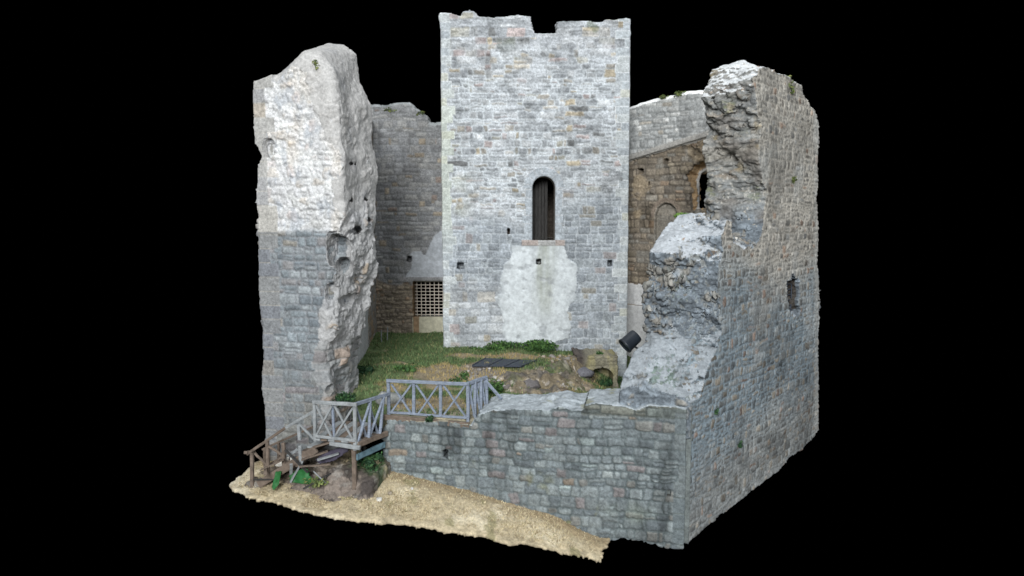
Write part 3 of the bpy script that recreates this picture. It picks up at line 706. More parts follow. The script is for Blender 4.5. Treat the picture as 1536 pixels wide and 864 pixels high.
GR = BL.px(620, 476) + BL.px(700, 421)       # grille opening
def make_back_left():
    top = BL.poly([(545, 160), (556, 154), (575, 155), (590, 152), (612, 153), (628, 161), (641, 172), (645, 182), (662, 183), (760, 184)])
    prof = [(top[0][0], 2.6)] + top + [(top[-1][0], 2.6)]
    pl = BL.poly([(604, 416), (612, 405), (618, 395), (612, 385), (618, 377), (632, 375), (636, 383), (645, 368), (652, 355), (664, 345), (690, 335), (690, 418)])
    hole = BL.px(610, 393) + BL.px(618, 384)
    def cut(g, u, w, z):
        g = np.maximum(g, -box_sd(u, w, z, GR[0], GR[2], -1, 3, GR[1], GR[3]))
        g = np.maximum(g, -box_sd(u, w, z, GR[0] + 0.0, GR[2], -1, 0.12, 2, GR[1]))
        return np.maximum(g, -box_sd(u, w, z, hole[0], hole[2], -1, 0.5, hole[1], hole[3]))
    def shade(u, w, z, g):
        c, hh = stones(u, z, 0.24, 0.42, 170, PAL_BACK, (120, 120, 118), jd=0.03, jw=(0.006, 0.05), out=0.03, jit=0.06)
        og = sstep(0.2, 0.8, fbm(u, w, z, 0.9, 3, 171)) * sstep(1.0, 3.0, u) * sstep(11.5, 10.5, z) * sstep(7.5, 8.5, z)
        c = mixc(c, lin((146, 122, 82)), 0.6 * og)
        lg = sstep(0.1, 0.8, fbm(u, w + 3, z, 0.7, 4, 172)); c = mixc(c, lin((152, 154, 156)), 0.45 * lg)
        cb, hb = stones(u, z, 0.13, 0.36, 173, PAL_BROWN, (96, 88, 78), jd=0.05, out=0.06, jit=0.06, var=0.5, fine=0.03)
        zt = BL.px(600, 424)[1]; t = sstep(0.1, -0.1, z - zt + 0.35 * fbm(u, w, z, 1.2, 3, 174) - 0.25 * sstep(1.2, 0.4, u)) * (w < 0.1)
        c = mixc(c, cb, t); hh = hh + (hb - hh) * t
        part = np.zeros(len(u), int)
        pd = poly_sd(pl, u, z) + 0.1 * fbm(u, w, z, 1.6, 4, 175)
        m = (pd < 0) & (g[:, 1] < -.5)
        cp = lin((164, 166, 168)) * (1 + .1 * fbm(u, w, z, 2, 4, 176))[:, None]
        d, r1, r2, r3 = masonry(u, z, 0.3, 0.6, 177); cp = mixc(cp, lin((182, 184, 186)), 0.5 * sstep(0.05, 0.09, d) * (r1 > 0.55))
        c = np.where(m[:, None], cp, c); hh = np.where(m, 0.02, hh); part[m] = 1
        # lintel
        a = BL.px(596, 422); b = BL.px(600, 416)
        m = (u > a[0]) & (z > a[1] - 0.02) & (z < b[1]) & (g[:, 1] < -.5) | ((z > GR[3] - .04) & (z < b[1]) & (u > GR[0]) & (w < .2))
        c = np.where(m[:, None], lin((134, 132, 130)) * (1 + .12 * fbm(u, w, z, 4, 3, 178))[:, None], c); hh = np.where(m, 0.035, hh); part[m] = 2
        m = (u > GR[0] - .02) & (z < GR[1] + 0.03) & (w < 0.3)
        cp = lin((174, 168, 146)) * (1 + .12 * fbm(u, w, z, 3, 4, 179))[:, None]
        c = np.where(m[:, None], cp, c); hh = np.where(m, 0.0, hh); part[m] = 3
        jamb = (w > 0.05) & (np.abs(u - GR[0]) < 0.25) & (z > 3.3) & (z < GR[3]); c = np.where(jamb[:, None], lin((140, 116, 90)) * (1 + .2 * fbm(u, w, z, 4, 3, 180))[:, None], c)
        cap = (g[:, 2] > 0.45) & (z > 12); c = np.where(cap[:, None], lin((140, 142, 140)) * (1 + .25 * fbm(u, w, z, 5, 4, 181))[:, None], c); part[cap] = 4
        wet = sstep(0.3, .8, fbm(u * 2, w, z * .3, 1, 3, 182)); c = c * (1 - 0.2 * wet)[:, None]
        return c * 1.3 * np.array([.97, 1.0, 1.05]), hh, part
    o = simple_wall('back_wall', BL, prof, ((-0.6, 5.9), (-0.12, 1.2), (2.6, 14.2)), 1.0, 0.038, shade, ['back_wall', 'plaster_patch', 'lintel', 'sill_panel', 'mortar_cap'], [M_STONE, M_PLASTER, M_STONE, M_PLASTER, M_MORTAR], cut, 0.06, 185)
    tag(o, 'dark grey back wall with a barred window, left of the keep tower', 'wall')
    return o
back_l = make_back_left()
def bars(name, fr, u0, u1, z0, z1, w, nu, nz, r, mat, parent):
    V, F = [], []
    def bar(p, q, r):
        p = np.array(p, float); q = np.array(q, float); d = (q - p) / np.linalg.norm(q - p)
        s = np.cross(d, [0.3, 0.9, 0.1]); s /= np.linalg.norm(s); t = np.cross(d, s)
        n = 8; b = len(V); K = 14
        for k in range(K + 1):
            c = p + (q - p) * k / K
            rr = r * (1 + 0.25 * random.uniform(-1, 1))
            for i in range(n):
                a = 2 * math.pi * i / n; V.append(c + (s * math.cos(a) + t * math.sin(a)) * rr)
        for k in range(K):
            for i in range(n):
                F.append((b + k * n + i, b + k * n + (i + 1) % n, b + (k + 1) * n + (i + 1) % n, b + (k + 1) * n + i))
    for i in range(nu):
        u = u0 + (u1 - u0) * (i + 0.5) / nu; bar(fr.at(u, w, z0), fr.at(u, w, z1), r)
    for j in range(nz):
        z = z0 + (z1 - z0) * (j + 0.5) / nz; bar(fr.at(u0, w + 1.6 * r, z), fr.at(u1, w + 1.6 * r, z), r)
    return mesh_obj(name, V, F, mat, parent)
g0, g1 = BL.px(621, 474)[0], BL.px(668, 474)[0]
bars('iron_grille', BL, g0, g1 + 0.35, GR[1], GR[3], 0.35, 9, 11, 0.019, M_PALEIRON, back_l)

def make_back_right():
    top = BR.poly([(930, 163), (945, 158), (965, 151), (985, 146), (1005, 141), (1030, 136), (1056, 134), (1090, 130), (1150, 128)])
    prof = [(top[0][0], 1.9)] + top + [(top[-1][0], 1.9)]
    ledge = BR.poly([(941, 238), (1056, 203)])
    door = BR.poly([(1049, 312), (1049, 268), (1052, 258), (1060, 253), (1075, 253), (1075, 312)])
    emb = BR.poly([(1033, 318), (1031, 290), (1028, 270), (1024, 262), (1034, 248), (1045, 240), (1056, 236), (1085, 236), (1085, 318)])
    niche = BR.poly([(980, 372), (980, 322), (984, 311), (990, 306), (997, 304), (1005, 306), (1011, 312), (1015, 322), (1015, 372)])
    holes = [BR.px(993, 252) + BR.px(1001, 237), BR.px(955, 261) + BR.px(963, 253), BR.px(970, 279) + BR.px(973, 273)]
    def cut(g, u, w, z):
        U, Z = np.meshgrid(u.ravel(), z.ravel(), indexing='ij')
        n = 0.05 * fbm(U, 0 * U, Z, 2, 3, 190)
        e = (poly_sd(emb, U, Z) + n)[:, None, :]; ni = poly_sd(niche, U, Z)[:, None, :]
        g = np.maximum(g, -np.maximum(e + 0.2 * np.clip(w, 0, 1), w - 0.75))
        g = np.maximum(g, -poly_sd(door, u + 0.48 * w + 0 * z, z + 0 * u + 0 * w))
        g = np.maximum(g, -np.maximum(ni, w - 0.34))
        for a in holes: g = np.maximum(g, -box_sd(u, w, z, a[0], a[2], -1, 0.5, a[1], a[3]))
        # recess of the lost roof below the slanting ledge
        lz = ledge[0][1] + (ledge[1][1] - ledge[0][1]) * (u - ledge[0][0]) / (ledge[1][0] - ledge[0][0])
        below = np.maximum(z - (lz - 0.14), 0 * w - 9)
        g = np.maximum(g, -np.maximum(np.maximum(below, w - 0.10 - 0.03 * fbm(U, 0 * U, Z, 1.6, 3, 191)[:, None, :]), 4.8 - z))
        led = np.maximum(np.abs(z - lz) - 0.1, np.maximum(-w - 0.10, w - 0.3))
        return np.minimum(g, led + np.where((u < ledge[0][0] - 1) | (u > ledge[1][0] + 1.5), 1, 0))
    def shade(u, w, z, g):
        lz = ledge[0][1] + (ledge[1][1] - ledge[0][1]) * (u - ledge[0][0]) / (ledge[1][0] - ledge[0][0])
        c, hh = stones(u, z, 0.25, 0.36, 200, [(4, (140, 142, 142)), (3, (126, 128, 128)), (3, (156, 156, 154)), (1, (134, 126, 114))], (118, 120, 120), jd=0.03, jw=(0.006, 0.045), out=0.035, jit=0.06)
        cb, hb = stones(u, z, 0.25, 0.40, 201, PAL_BROWN + [(2.5, (128, 128, 124)), (1.5, (152, 148, 140))], (98, 90, 80), jd=0.045, jw=(0.004, 0.045), out=0.06, jit=0.06, tone=0.36)
        cr, hr = rubble(u, w, z, 3.0, 202, PAL_BROWN, (158, 142, 118), amt=0.09)
        k = sstep(0.45, 0.75, fbm(u, w, z, 0.8, 3, 203) + 0.8 * sstep(2.6, 4.0, u)); cb = mixc(cb, cr, 0.8 * k); hb = hb + (hr - hb) * k
        gy = sstep(-0.5, 0.6, fbm(u, w + 2, z, 0.7, 4, 204)); cb = mixc(cb, lin((124, 120, 114)) * (1 + .2 * fbm(u, w, z, 5, 3, 215))[:, None], 0.3 * gy)
        dk = sstep(0.2, 0.7, fbm(u, w + 5, z * 1.6, 1.3, 4, 216)); cb = cb * (1 - 0.4 * dk)[:, None]; crg = np.abs(fbm(u, w, z * 1.6, 1.8, 4, 219, .6)) * sstep(1.8, 3.6, u); hb = hb - 0.05 * dk + 0.12 * crg; cb = cb * (0.75 + 0.6 * crg)[:, None] * (1 - 0.2 * sstep(1.8, 3.6, u))[:, None]
        t = sstep(0.0, -0.1, z - lz)
        c = mixc(c, cb, t); hh = hh + (hb - hh) * t
        st = sstep(0.2, .9, fbm(u * 2, w, z * .5, 0.9, 4, 205)); c = c * (1 - 0.25 * st)[:, None]
        part = np.zeros(len(u), int)
        zpl = BR.px(960, 425)[1]
        m = (z < zpl + 0.1 * fbm(u, w, z, 1.6, 3, 206)) & (g[:, 1] < -.4) & (u < 3)
        c = np.where(m[:, None], lin((172, 172, 172)) * (1 + .12 * fbm(u * 2, w, z * .5, 2, 4, 207))[:, None], c); hh = np.where(m, 0.02, hh); part[m] = 1
        m = (np.abs(z - lz) < 0.14) & (w < 0.04)
        c = np.where(m[:, None], lin((134, 132, 128)) * (1 + .15 * fbm(u, w, z, 5, 3, 208))[:, None], c); hh = np.where(m, 0.01 * fbm(u, w, z, 5, 3, 209), hh); part[m] = 2
        nsd = poly_sd(niche, u, z); ring = (nsd > 0) & (nsd < 0.2) & (z > BR.px(990, 322)[1] - .1) & (w < .2)
        c = np.where(ring[:, None], lin((112, 102, 92)) * (1 + .3 * fbm(u, w, z, 5, 3, 217))[:, None], c); hh = np.where(ring, .03 * fbm(u, w, z, 5, 3, 218), hh)
        m = (nsd < 0.02) & (w > 0.02)
        cn, hn = stones(u, z, 0.45, 0.5, 210, [(1, (130, 128, 122)), (1, (142, 138, 130))], (112, 108, 102), out=0.01)
        c = np.where(m[:, None], mixc(cn, c, 0.4), c); hh = np.where(m, hn * .6, hh); c = np.where(m[:, None], c * .85, c)
        m = (w > 0.3) & (poly_sd(emb, u, z) < 0.25)
        c = np.where(m[:, None], lin((150, 128, 100)) * (1 + .2 * fbm(u, w, z, 3, 3, 211))[:, None], c)
        rim = (poly_sd(door, u + 0.48 * w, z) < 0.12) & (w > 0.5) & (w < 0.95)
        c = np.where(rim[:, None], lin((170, 170, 168)), c); hh = np.where(rim, 0, hh)
        cap = (g[:, 2] > 0.35) & (z > 12.3); c = np.where(cap[:, None], lin((214, 218, 222)) * (1 + .08 * fbm(u, w, z, 5, 4, 212))[:, None], c); hh = np.where(cap, .02 * fbm(u, w, z, 4, 3, 213), hh); part[cap] = 3  # mortar cap whitened to carry the glare on the wall top
        return c * 1.55, hh, part
    def cut2(g, u, w, z):
        return cut(g, u, w, z)
    o = simple_wall('back_wall', BR, prof, ((-0.9, 6.6), (-0.2, 1.3), (1.9, 14.4)), 1.1, 0.038, shade, ['back_wall', 'plaster_patch', 'drip_ledge', 'mortar_cap'], [M_STONE, M_PLASTER, M_STONE, M_MORTAR], cut2, 0.04, 214)
    tag(o, 'brown and grey back wall with slanting ledge and narrow doorway, right of the keep', 'wall')
make_back_right()

# small barred window of the right curtain wall
wu = [p[0] for p in WIN]; wz = [p[1] for p in WIN]
bars('iron_grille', RT, min(wu) - .05, max(wu) + .05, min(wz), max(wz), 0.25, 3, 7, 0.02, M_IRON, right_wall)


# ================================================================== ground
CTRL = np.array([(-5, 21.5, 3.2), (-4.5, 24, 3.3), (-6.2, 29.8, 3.5), (-3, 30, 3.5), (-2.7, 27, 3.42), (0, 27, 3.38), (2.1, 26.8, 3.3), (-3.5, 20.4, 2.95), (-1.5, 20, 2.95),
    (-1, 22, 3.1), (0, 23, 3.25), (-0.6, 24.8, 3.3), (0.6, 24.6, 3.3), (1.5, 24.8, 3.28), (2.1, 25.6, 3.25), (2.2, 23.6, 2.9), (3.0, 24.6, 2.25), (3.6, 25.4, 2.15), (4.5, 26.5, 2.2), (3.4, 22.5, 2.2),
    (1.2, 21.0, 2.9), (1.6, 22.4, 3.0), (3, 20, 2.6), (6, 27, 2.3), (5, 24, 2.3), (-4.3, 20.0, 2.75), (8, 24, 2.3)])
def zc(x, y):
    x = np.asarray(x, float); y = np.asarray(y, float)
    num = 0; den = 0
    for a, b, c in CTRL:
        w_ = 1 / ((x - a) ** 2 + (y - b) ** 2 + 0.05) ** 1.6
        num = num + w_ * c; den = den + w_
    md = np.exp(-(((x - 1.1) / 1.5) ** 2 + ((y - 22.9) / 1.1) ** 2))
    return num / den + 0.05 * fbm(x, y, 0 * x, 1.2, 3, 301) + 0.24 * md * fbm(x, y, 0 * x, 1.9, 5, 302, .6)
WB = np.array([(-1, -.1), (0, -.1), (1.1, 0), (2.2, .02), (3.3, .45), (5.1, .88), (7, 1.27), (8.3, 1.5), (9.7, 1.58), (11.9, 1.45), (15, 1.25)])
def zs(x, y):
    x = np.asarray(x, float); y = np.asarray(y, float)
    dx = x - FR.O[0]; dy = y - FR.O[1]
    u = dx * FR.U[0] + dy * FR.U[1]; w = dx * FR.N[0] + dy * FR.N[1]
    return np.interp(u, WB[:, 0], WB[:, 1]) + 0.16 * np.minimum(w, 0.5) + 0.04 * fbm(x, y, 0 * x, 1.1, 3, 303)
def drop(px, py, zf):
    d = ray(px, py); t0, t1 = 8.0, 45.0
    for t in np.linspace(8, 45, 500):
        p = CAM + d * t
        if p[2] < zf(p[0], p[1]): t1 = t; break
        t0 = t
    for _ in range(24):
        t = (t0 + t1) / 2; p = CAM + d * t
        if p[2] < zf(p[0], p[1]): t1 = t
        else: t0 = t
    return CAM + d * t1
class Flat:                                  # identity frame for ground solids
    O = np.zeros(3); U = np.array([1.0, 0, 0]); N = np.array([0, 1.0, 0])
    @staticmethod
    def world(V): return V
def sheet(name, poly, zf, h, thick, col_fn, mat, edge, seed):
    P = np.array(poly)
    def sdf(u, w, z):
        U, Y = np.meshgrid(u.ravel(), w.ravel(), indexing='ij')
        p = poly_sd(poly, U, Y) + edge * fbm(U, Y, 0 * U, 2.4, 5, seed, .7)
        return np.maximum(p[:, :, None], np.abs(z - zf(U, Y)[:, :, None] + thick / 2) - thick / 2)
    zz = zf(*np.meshgrid(np.linspace(P[:, 0].min(), P[:, 0].max(), 40), np.linspace(P[:, 1].min(), P[:, 1].max(), 40)))
    def shade(x, y, z, g):
        return col_fn(x, y), 0.02 * fbm(x, y, z, 5, 4, seed + 3), np.zeros(len(x), int)
    return build_solid(name, Flat, ((P[:, 0].min() - .3, P[:, 0].max() + .3), (P[:, 1].min() - .3, P[:, 1].max() + .3), (zz.min() - thick - .3, zz.max() + .4)), h, sdf, shade, [mat], [name])
w2 = lambda f, u, w: tuple(f.at(u, w, 0)[:2])
COURT = [w2(FR, 5.2, 1.5), w2(FR, 1.0, 1.5), w2(RT, 1.5, 1.4), w2(RT, 8.6, 1.4), w2(BR, 4.0, 0.3), w2(BR, 0.4, 0.3), (4.0, 27.4), (-2.4, 27.4), (-2.4, 30.4), (-6.6, 30.4), w2(SD, 7.5, 1.8), w2(SD, 1.6, 1.8), w2(FR, 10.2, 2.1), w2(FR, 9.5, 0.9), w2(FR, 8.3, 0.25), w2(FR, 5.9, 0.25), w2(FR, 5.7, 1.4)]
def dryness(x, y):
    d = 0
    for px, py, rx, ry, a in ((690, 560, 1.7, 1.4, 1.0), (620, 585, 1.5, 1.0, .45), (640, 605, 1.8, 0.7, 0.9), (780, 535, 2.6, .55, 1.1), (860, 545, 1.2, 0.8, 1.0), (800, 570, 1.8, 1.0, 1.0), (600, 545, 1.2, 0.5, .35)):
        c = drop(px, py, zc); d = np.maximum(d, a * np.exp(-((x - c[0]) / rx) ** 2 - ((y - c[1]) / ry) ** 2))
    d = d * (1 - sstep(25.9, 26.5, y) * sstep(2.3, 1.9, x))
    return np.clip(d * 1.2 + 0.4 * fbm(x, y, 0 * x, 1.6, 4, 310), 0, 1)
def court_col(x, y):
    n = fbm(x, y, 0 * x, 5, 4, 311)[:, None]
    gcol = lin((90, 106, 70)) * (1 + .35 * n); dcol = lin((140, 129, 108)) * (1 + .25 * n)
    c = mixc(gcol, dcol, sstep(.3, .6, dryness(x, y)))
    a = drop(725, 562, zc); b = drop(810, 570, zc); e = drop(850, 575, zc)
    for q, r, cc in ((a, .8, (168, 164, 160)), (b, 1.1, (120, 104, 84)), (e, 1.0, (104, 90, 72)), (drop(755, 552, zc), 1.9, (132, 124, 114)), (drop(800, 575, zc), 1.3, (116, 108, 98)), (drop(850, 540, zc), 1.0, (118, 108, 96))):
        k = np.exp(-(((x - q[0]) / r) ** 2 + ((y - q[1]) / (r * .8)) ** 2) ** 2); k = k * sstep(-.5, .4, fbm(x, y, 0 * x, 3, 3, 312))
        c = mixc(c, lin(cc) * (1 + .3 * n), 0.85 * k)
    w = (y - 19) * 0
    fu = (x - FR.O[0]) * FR.U[0] + (y - FR.O[1]) * FR.U[1]; fw = (x - FR.O[0]) * FR.N[0] + (y - FR.O[1]) * FR.N[1]
    c = mixc(c, lin((160, 150, 132)) * (1 + .25 * n), .8 * sstep(1.6, .9, fw) * sstep(8.6, 8.0, fu))
    return c
o = sheet('courtyard_ground', COURT, zc, 0.06, 0.3, court_col, M_EARTH, 0.05, 320); tag(o, 'uneven courtyard ground of green and dry grass before the keep', 'ground', kind='structure')
MOUND = [tuple(drop(x, y, zc)[:2]) for x, y in ((742, 562), (775, 558), (812, 548), (822, 538), (866, 536), (880, 552), (888, 572), (880, 590), (840, 596), (790, 594), (755, 588))]
def zm(x, y):
    e = sstep(0.1, -0.35, poly_sd(MOUND, x, y))
    return zc(x, y) - .05 + e * (.06 + .12 * fbm(x, y, 0 * x, 1.5, 3, 360) + .18 * np.abs(fbm(x, y, 0 * x, 2.6, 4, 361, .6)))
def mound_col(x, y):
    n = fbm(x, y, 0 * x, 6, 4, 362)[:, None]
    c = lin((122, 112, 94)) * (1 + .4 * n)
    c = mixc(c, lin((98, 95, 92)) * (1 + .3 * n), .8 * sstep(-.1, .5, fbm(x, y, 0 * x, 1.8, 4, 363)))
    c = mixc(c, lin((176, 168, 158)) * (1 + .2 * n), .8 * sstep(.35, .55, fbm(x, y, 0 * x, 3.5, 3, 364)))
    return mixc(c, lin((92, 98, 62)), .5 * sstep(.2, .6, fbm(x, y, 0 * x, 1.6, 3, 365)))
o = sheet('rubble_mound', MOUND, zm, 0.04, 0.3, mound_col, M_EARTH, 0.12, 366); tag(o, 'rough mound of brown earth and grey rubble before the little vault', 'mound', kind='thing')
SANDPX = [(340, 727), (348, 735), (380, 747), (430, 759), (500, 774), (560, 781), (640, 789), (700, 799), (740, 807), (790, 817), (840, 827), (880, 833), (900, 838), (903, 822)]
SAND = [tuple(drop(x, y, zs)[:2]) for x, y in SANDPX] + [w2(FR, 1.9, 0.3), w2(FR, 7.9, 0.35), w2(FR, 9.6, 0.5), w2(FR, 11.75, 0.5)] + [tuple(drop(x, y, zs)[:2]) for x, y in ((386, 692), (372, 703), (352, 716))]
def sand_col(x, y):
    n = fbm(x, y, 0 * x, 6, 4, 331)
    c = lin((178, 165, 138)) * (1 + .3 * n)[:, None]
    c = mixc(c, lin((204, 193, 168)), sstep(0, .7, fbm(x, y, 0 * x, 1.4, 4, 332)))
    fw = (x - FR.O[0]) * FR.N[0] + (y - FR.O[1]) * FR.N[1]; fu = (x - FR.O[0]) * FR.U[0] + (y - FR.O[1]) * FR.U[1]
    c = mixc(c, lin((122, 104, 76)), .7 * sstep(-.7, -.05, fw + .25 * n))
    c = mixc(c, lin((128, 110, 84)), .55 * sstep(.3, .8, fbm(x, y, 0 * x, 1.0, 4, 333)) * sstep(6.5, 8, fu))
    c = mixc(c, lin((126, 122, 86)), .6 * sstep(.55, .75, fbm(x, y, 0 * x, 1.9, 3, 334)))
    c = mixc(c, lin((196, 194, 188)), sstep(11.9, 12.5, fu) * .7)
    return c
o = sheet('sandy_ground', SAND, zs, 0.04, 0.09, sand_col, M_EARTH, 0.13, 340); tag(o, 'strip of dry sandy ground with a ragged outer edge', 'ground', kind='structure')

# blades of grass: nobody could count them
def blades(name, N, poly, zf, dens, hgt, wid, colfn, mat, seed, label, cat, lean=.6):
    rs = np.random.RandomState(seed); P = np.array(poly)
    x = rs.uniform(P[:, 0].min(), P[:, 0].max(), N); y = rs.uniform(P[:, 1].min(), P[:, 1].max(), N)
    k = (poly_sd(poly, x, y) < -0.15) & (rs.rand(N) < dens(x, y)); x, y = x[k], y[k]; n = len(x)
    z = zf(x, y) - 0.02; a = rs.uniform(0, 2 * math.pi, n); b = rs.uniform(0, 2 * math.pi, n)
    H_ = hgt * rs.uniform(.4, 1.3, n); L = H_ * lean * rs.rand(n); ww = wid * rs.uniform(.6, 1.4, n)
    base = np.stack([x, y, z], 1); sx = np.stack([np.cos(a), np.sin(a), 0 * a], 1) * ww[:, None]
    tip = base + np.stack([np.cos(b) * L, np.sin(b) * L, H_], 1)
    V = np.concatenate([base - sx, base + sx, tip]); F = np.stack([np.arange(n), np.arange(n) + n, np.arange(n) + 2 * n], 1)
    c = colfn(x, y, rs); C = np.concatenate([c * .9, c * .9, c * 1.1])
    o = mesh_obj(name, V, F, mat, None, C, smooth=False)
    return tag(o, label, cat, kind='stuff')
def gcol(x, y, rs):
    r = rs.rand(len(x)); c = rs.uniform(.6, 1.35, (len(x), 1)) * pick([(4, (88, 112, 70)), (3, (72, 98, 62)), (2, (104, 122, 82)), (1.4, (144, 136, 98))], r)
    return mixc(c, lin((168, 148, 104)), .9 * sstep(.35, .65, dryness(x, y)))
blades('grass', 80000, COURT, zc, lambda x, y: np.where(dryness(x, y) > .55, .35, 1.0) * sstep(-.9, .1, fbm(x, y, 0 * x, 1.3, 3, 350)), 0.11, 0.022, gcol, M_LEAF, 5, 'short green and drying grass covering the courtyard', 'grass')
def scol(x, y, rs): return pick([(4, (194, 180, 146)), (3, (212, 200, 170)), (2.5, (132, 112, 86)), (.5, (108, 114, 76))], rs.rand(len(x)))
blades('straw', 60000, SAND, zs, lambda x, y: 0.25 + 0.75 * sstep(-.2, .5, fbm(x, y, 0 * x, 1.2, 4, 351)), 0.06, 0.016, scol, M_STRAW, 6, 'pale dry straw and grass stubble on the sandy ground', 'dry grass', 1.8)

# ================================================================== leafy plants
VT = Frame((0, 25.4), 0, 1)                  # front of the little vault
def plant(name, c, r, n, leaf, pal, label, cat, group=None, seed=0, stems=0, flat=0.0):
    rs = np.random.RandomState(seed + 400); V, F, C = [], [], []
    pc = [lin(p) for p in pal]
    lob = [(rs.uniform(-.6, .6, 3) * r, rs.uniform(.45, .8)) for _ in range(6)]
    for i in range(n):
        o_, q = lob[rs.randint(6)]
        d = rs.normal(size=3); d /= np.linalg.norm(d); p = np.array(c) + o_ + d * r * q * rs.uniform(.5, 1.0)
        nn = d + rs.normal(size=3) * .7 + np.array([0, 0, .4]); nn /= np.linalg.norm(nn)
        s = np.cross(nn, rs.normal(size=3)); s /= np.linalg.norm(s); t = np.cross(nn, s); L = leaf * rs.uniform(.6, 1.4)
        b = len(V); V += [p - s * L, p + t * L * .45 + nn * L * .15, p + s * L, p - t * L * .45 + nn * L * .15]; F.append((b, b + 1, b + 2, b + 3))
        cc = pc[rs.randint(len(pc))] * rs.uniform(.75, 1.25); C += [cc] * 4
    o = mesh_obj(name, V, F, M_LEAF, None, np.array(C), smooth=False)
    return tag(o, label, cat, group)
GRN = [(66, 98, 52), (54, 82, 46), (84, 116, 60)]; DK = [(36, 62, 42), (44, 74, 46), (58, 88, 52)]; OLV = [(98, 112, 66), (84, 98, 58), (118, 124, 74)]
def g3(px, py, dz=0.15): p = drop(px, py, zc); return p + np.array([0, 0, dz])
plant('ivy_bush', FR.p3(511, 598, .5), np.array([.42, .3, .24]), 420, .07, DK, 'dark ivy bush at the foot of the white rubble pier', 'bush', seed=1)
plant('weed_clump', TW.p3(757, 520, -.3), np.array([.75, .28, .18]), 460, .07, GRN, 'low weeds under the left half of the white plaster patch', 'weed', seed=2)
plant('weed_clump', TW.p3(820, 517, -.35), np.array([.95, .3, .26]), 900, .07, GRN, 'widest bright green weeds under the right half of the white plaster patch', 'weed', seed=3)
plant('weed_clump', TW.p3(713, 525, -.2), np.array([.6, .2, .12]), 200, .06, GRN, 'thin weeds along the left part of the keep foot', 'weed', seed=4)
plant('weed_clump', VT.p3(899, 530, .5), np.array([.13, .13, .15]), 60, .06, GRN, 'tiny weed growing on top of the little vault', 'weed', seed=5)
plant('weed_clump', g3(545, 560, .1), np.array([.35, .5, .16]), 260, .07, DK, 'dark weeds beside the pier at the courtyard edge', 'weed', seed=6)
plant('weed_clump', g3(607, 556, .1), np.array([.4, .3, .14]), 180, .06, GRN, 'round weed tuft in the middle of the green grass', 'weed', seed=7)
plant('weed_clump', g3(745, 590, .12), np.array([.35, .35, .2]), 260, .07, GRN, 'green weeds behind the end of the wooden railing', 'weed', seed=8)
plant('weed_clump', g3(690, 572, .12), np.array([.3, .25, .2]), 170, .06, GRN, 'green weeds behind the top rail of the wall railing', 'weed', seed=9)
plant('weed_clump', g3(910, 578, .1), np.array([.6, .4, .16]), 380, .06, DK, 'dark green weeds in the pit before the little vault', 'weed', seed=10)
plant('moss_tuft', FR.p3(643, 629, -.06), np.array([.14, .12, .1]), 120, .04, DK, 'dark moss tuft hanging over the plank edge of the low wall', 'moss', seed=11)
plant('weed_clump', FR.p3(563, 690, -.35), np.array([.25, .3, .3]), 240, .06, DK, 'dark green creeper on the wall beside the landing', 'weed', seed=12)
plant('weed_clump', FR.p3(548, 694, -.75), np.array([.32, .35, .2]), 300, .06, DK, 'dark weeds on the earth heap under the sloping gangway', 'weed', seed=23)
plant('weed_clump', FR.p3(470, 722, -1.75), np.array([.35, .2, .12]), 160, .05, OLV, 'low olive weeds at the foot of the debris heap', 'weed', seed=24)
plant('weed_clump', TW.p3(788, 524, -.3), np.array([.5, .25, .1]), 260, .06, GRN, 'lowest green weeds between the two larger clumps at the keep foot', 'weed', seed=25)
plant('weed_clump', TW.p3(738, 526, -.3), np.array([.5, .25, .1]), 240, .06, GRN, 'low weeds at the keep foot just left of the white plaster patch', 'weed', seed=26)
plant('fern_tuft', RT.p3(1026, 325, 1.5), np.array([.28, .22, .13]), 240, .06, [(96, 130, 58), (112, 142, 70), (82, 112, 52)], 'bright green tuft on the middle step of the broken curtain wall', 'fern', seed=13)
plant('grass_tuft', FR.p3(476, 98, .05), np.array([.1, .1, .16]), 110, .05, OLV, 'olive tuft high on the white rubble pier', 'tuft', seed=14)
plant('grass_tuft', BL.p3(633, 172, .1), np.array([.22, .15, .13]), 110, .06, OLV, 'olive tuft on the stepped end of the left back wall top', 'tuft', seed=15)
plant('grass_tuft', BL.p3(583, 165, .05), np.array([.35, .12, .1]), 110, .06, OLV, 'flat olive growth below the top of the left back wall', 'tuft', seed=16)
plant('grass_tuft', BR.p3(1021, 141, .05), np.array([.25, .15, .13]), 110, .06, OLV, 'larger olive tuft on the white top of the right back wall', 'tuft', seed=17)
plant('grass_tuft', BR.p3(997, 147, .05), np.array([.2, .12, .1]), 80, .06, OLV, 'smaller olive tuft on the white top of the right back wall', 'tuft', seed=18)
plant('grass_tuft', RT.p3(1184, 128, .05), np.array([.22, .15, .28]), 140, .06, OLV, 'hanging olive tuft at the top edge of the curtain wall', 'tuft', seed=19)
plant('grass_tuft', RT.p3(1190, 270, -.03), np.array([.1, .08, .12]), 60, .05, OLV, 'small tuft growing from the upper face of the curtain wall', 'tuft', seed=20)
plant('grass_tuft', RT.p3(1110, 665, -.02), np.array([.09, .08, .11]), 60, .05, DK, 'small dark tuft low on the curtain wall face', 'tuft', seed=21)
plant('grass_tuft', RT.p3(1074, 617, -.02), np.array([.06, .06, .11]), 50, .04, DK, 'small dark tuft on the curtain wall near the broken end', 'tuft', seed=22)

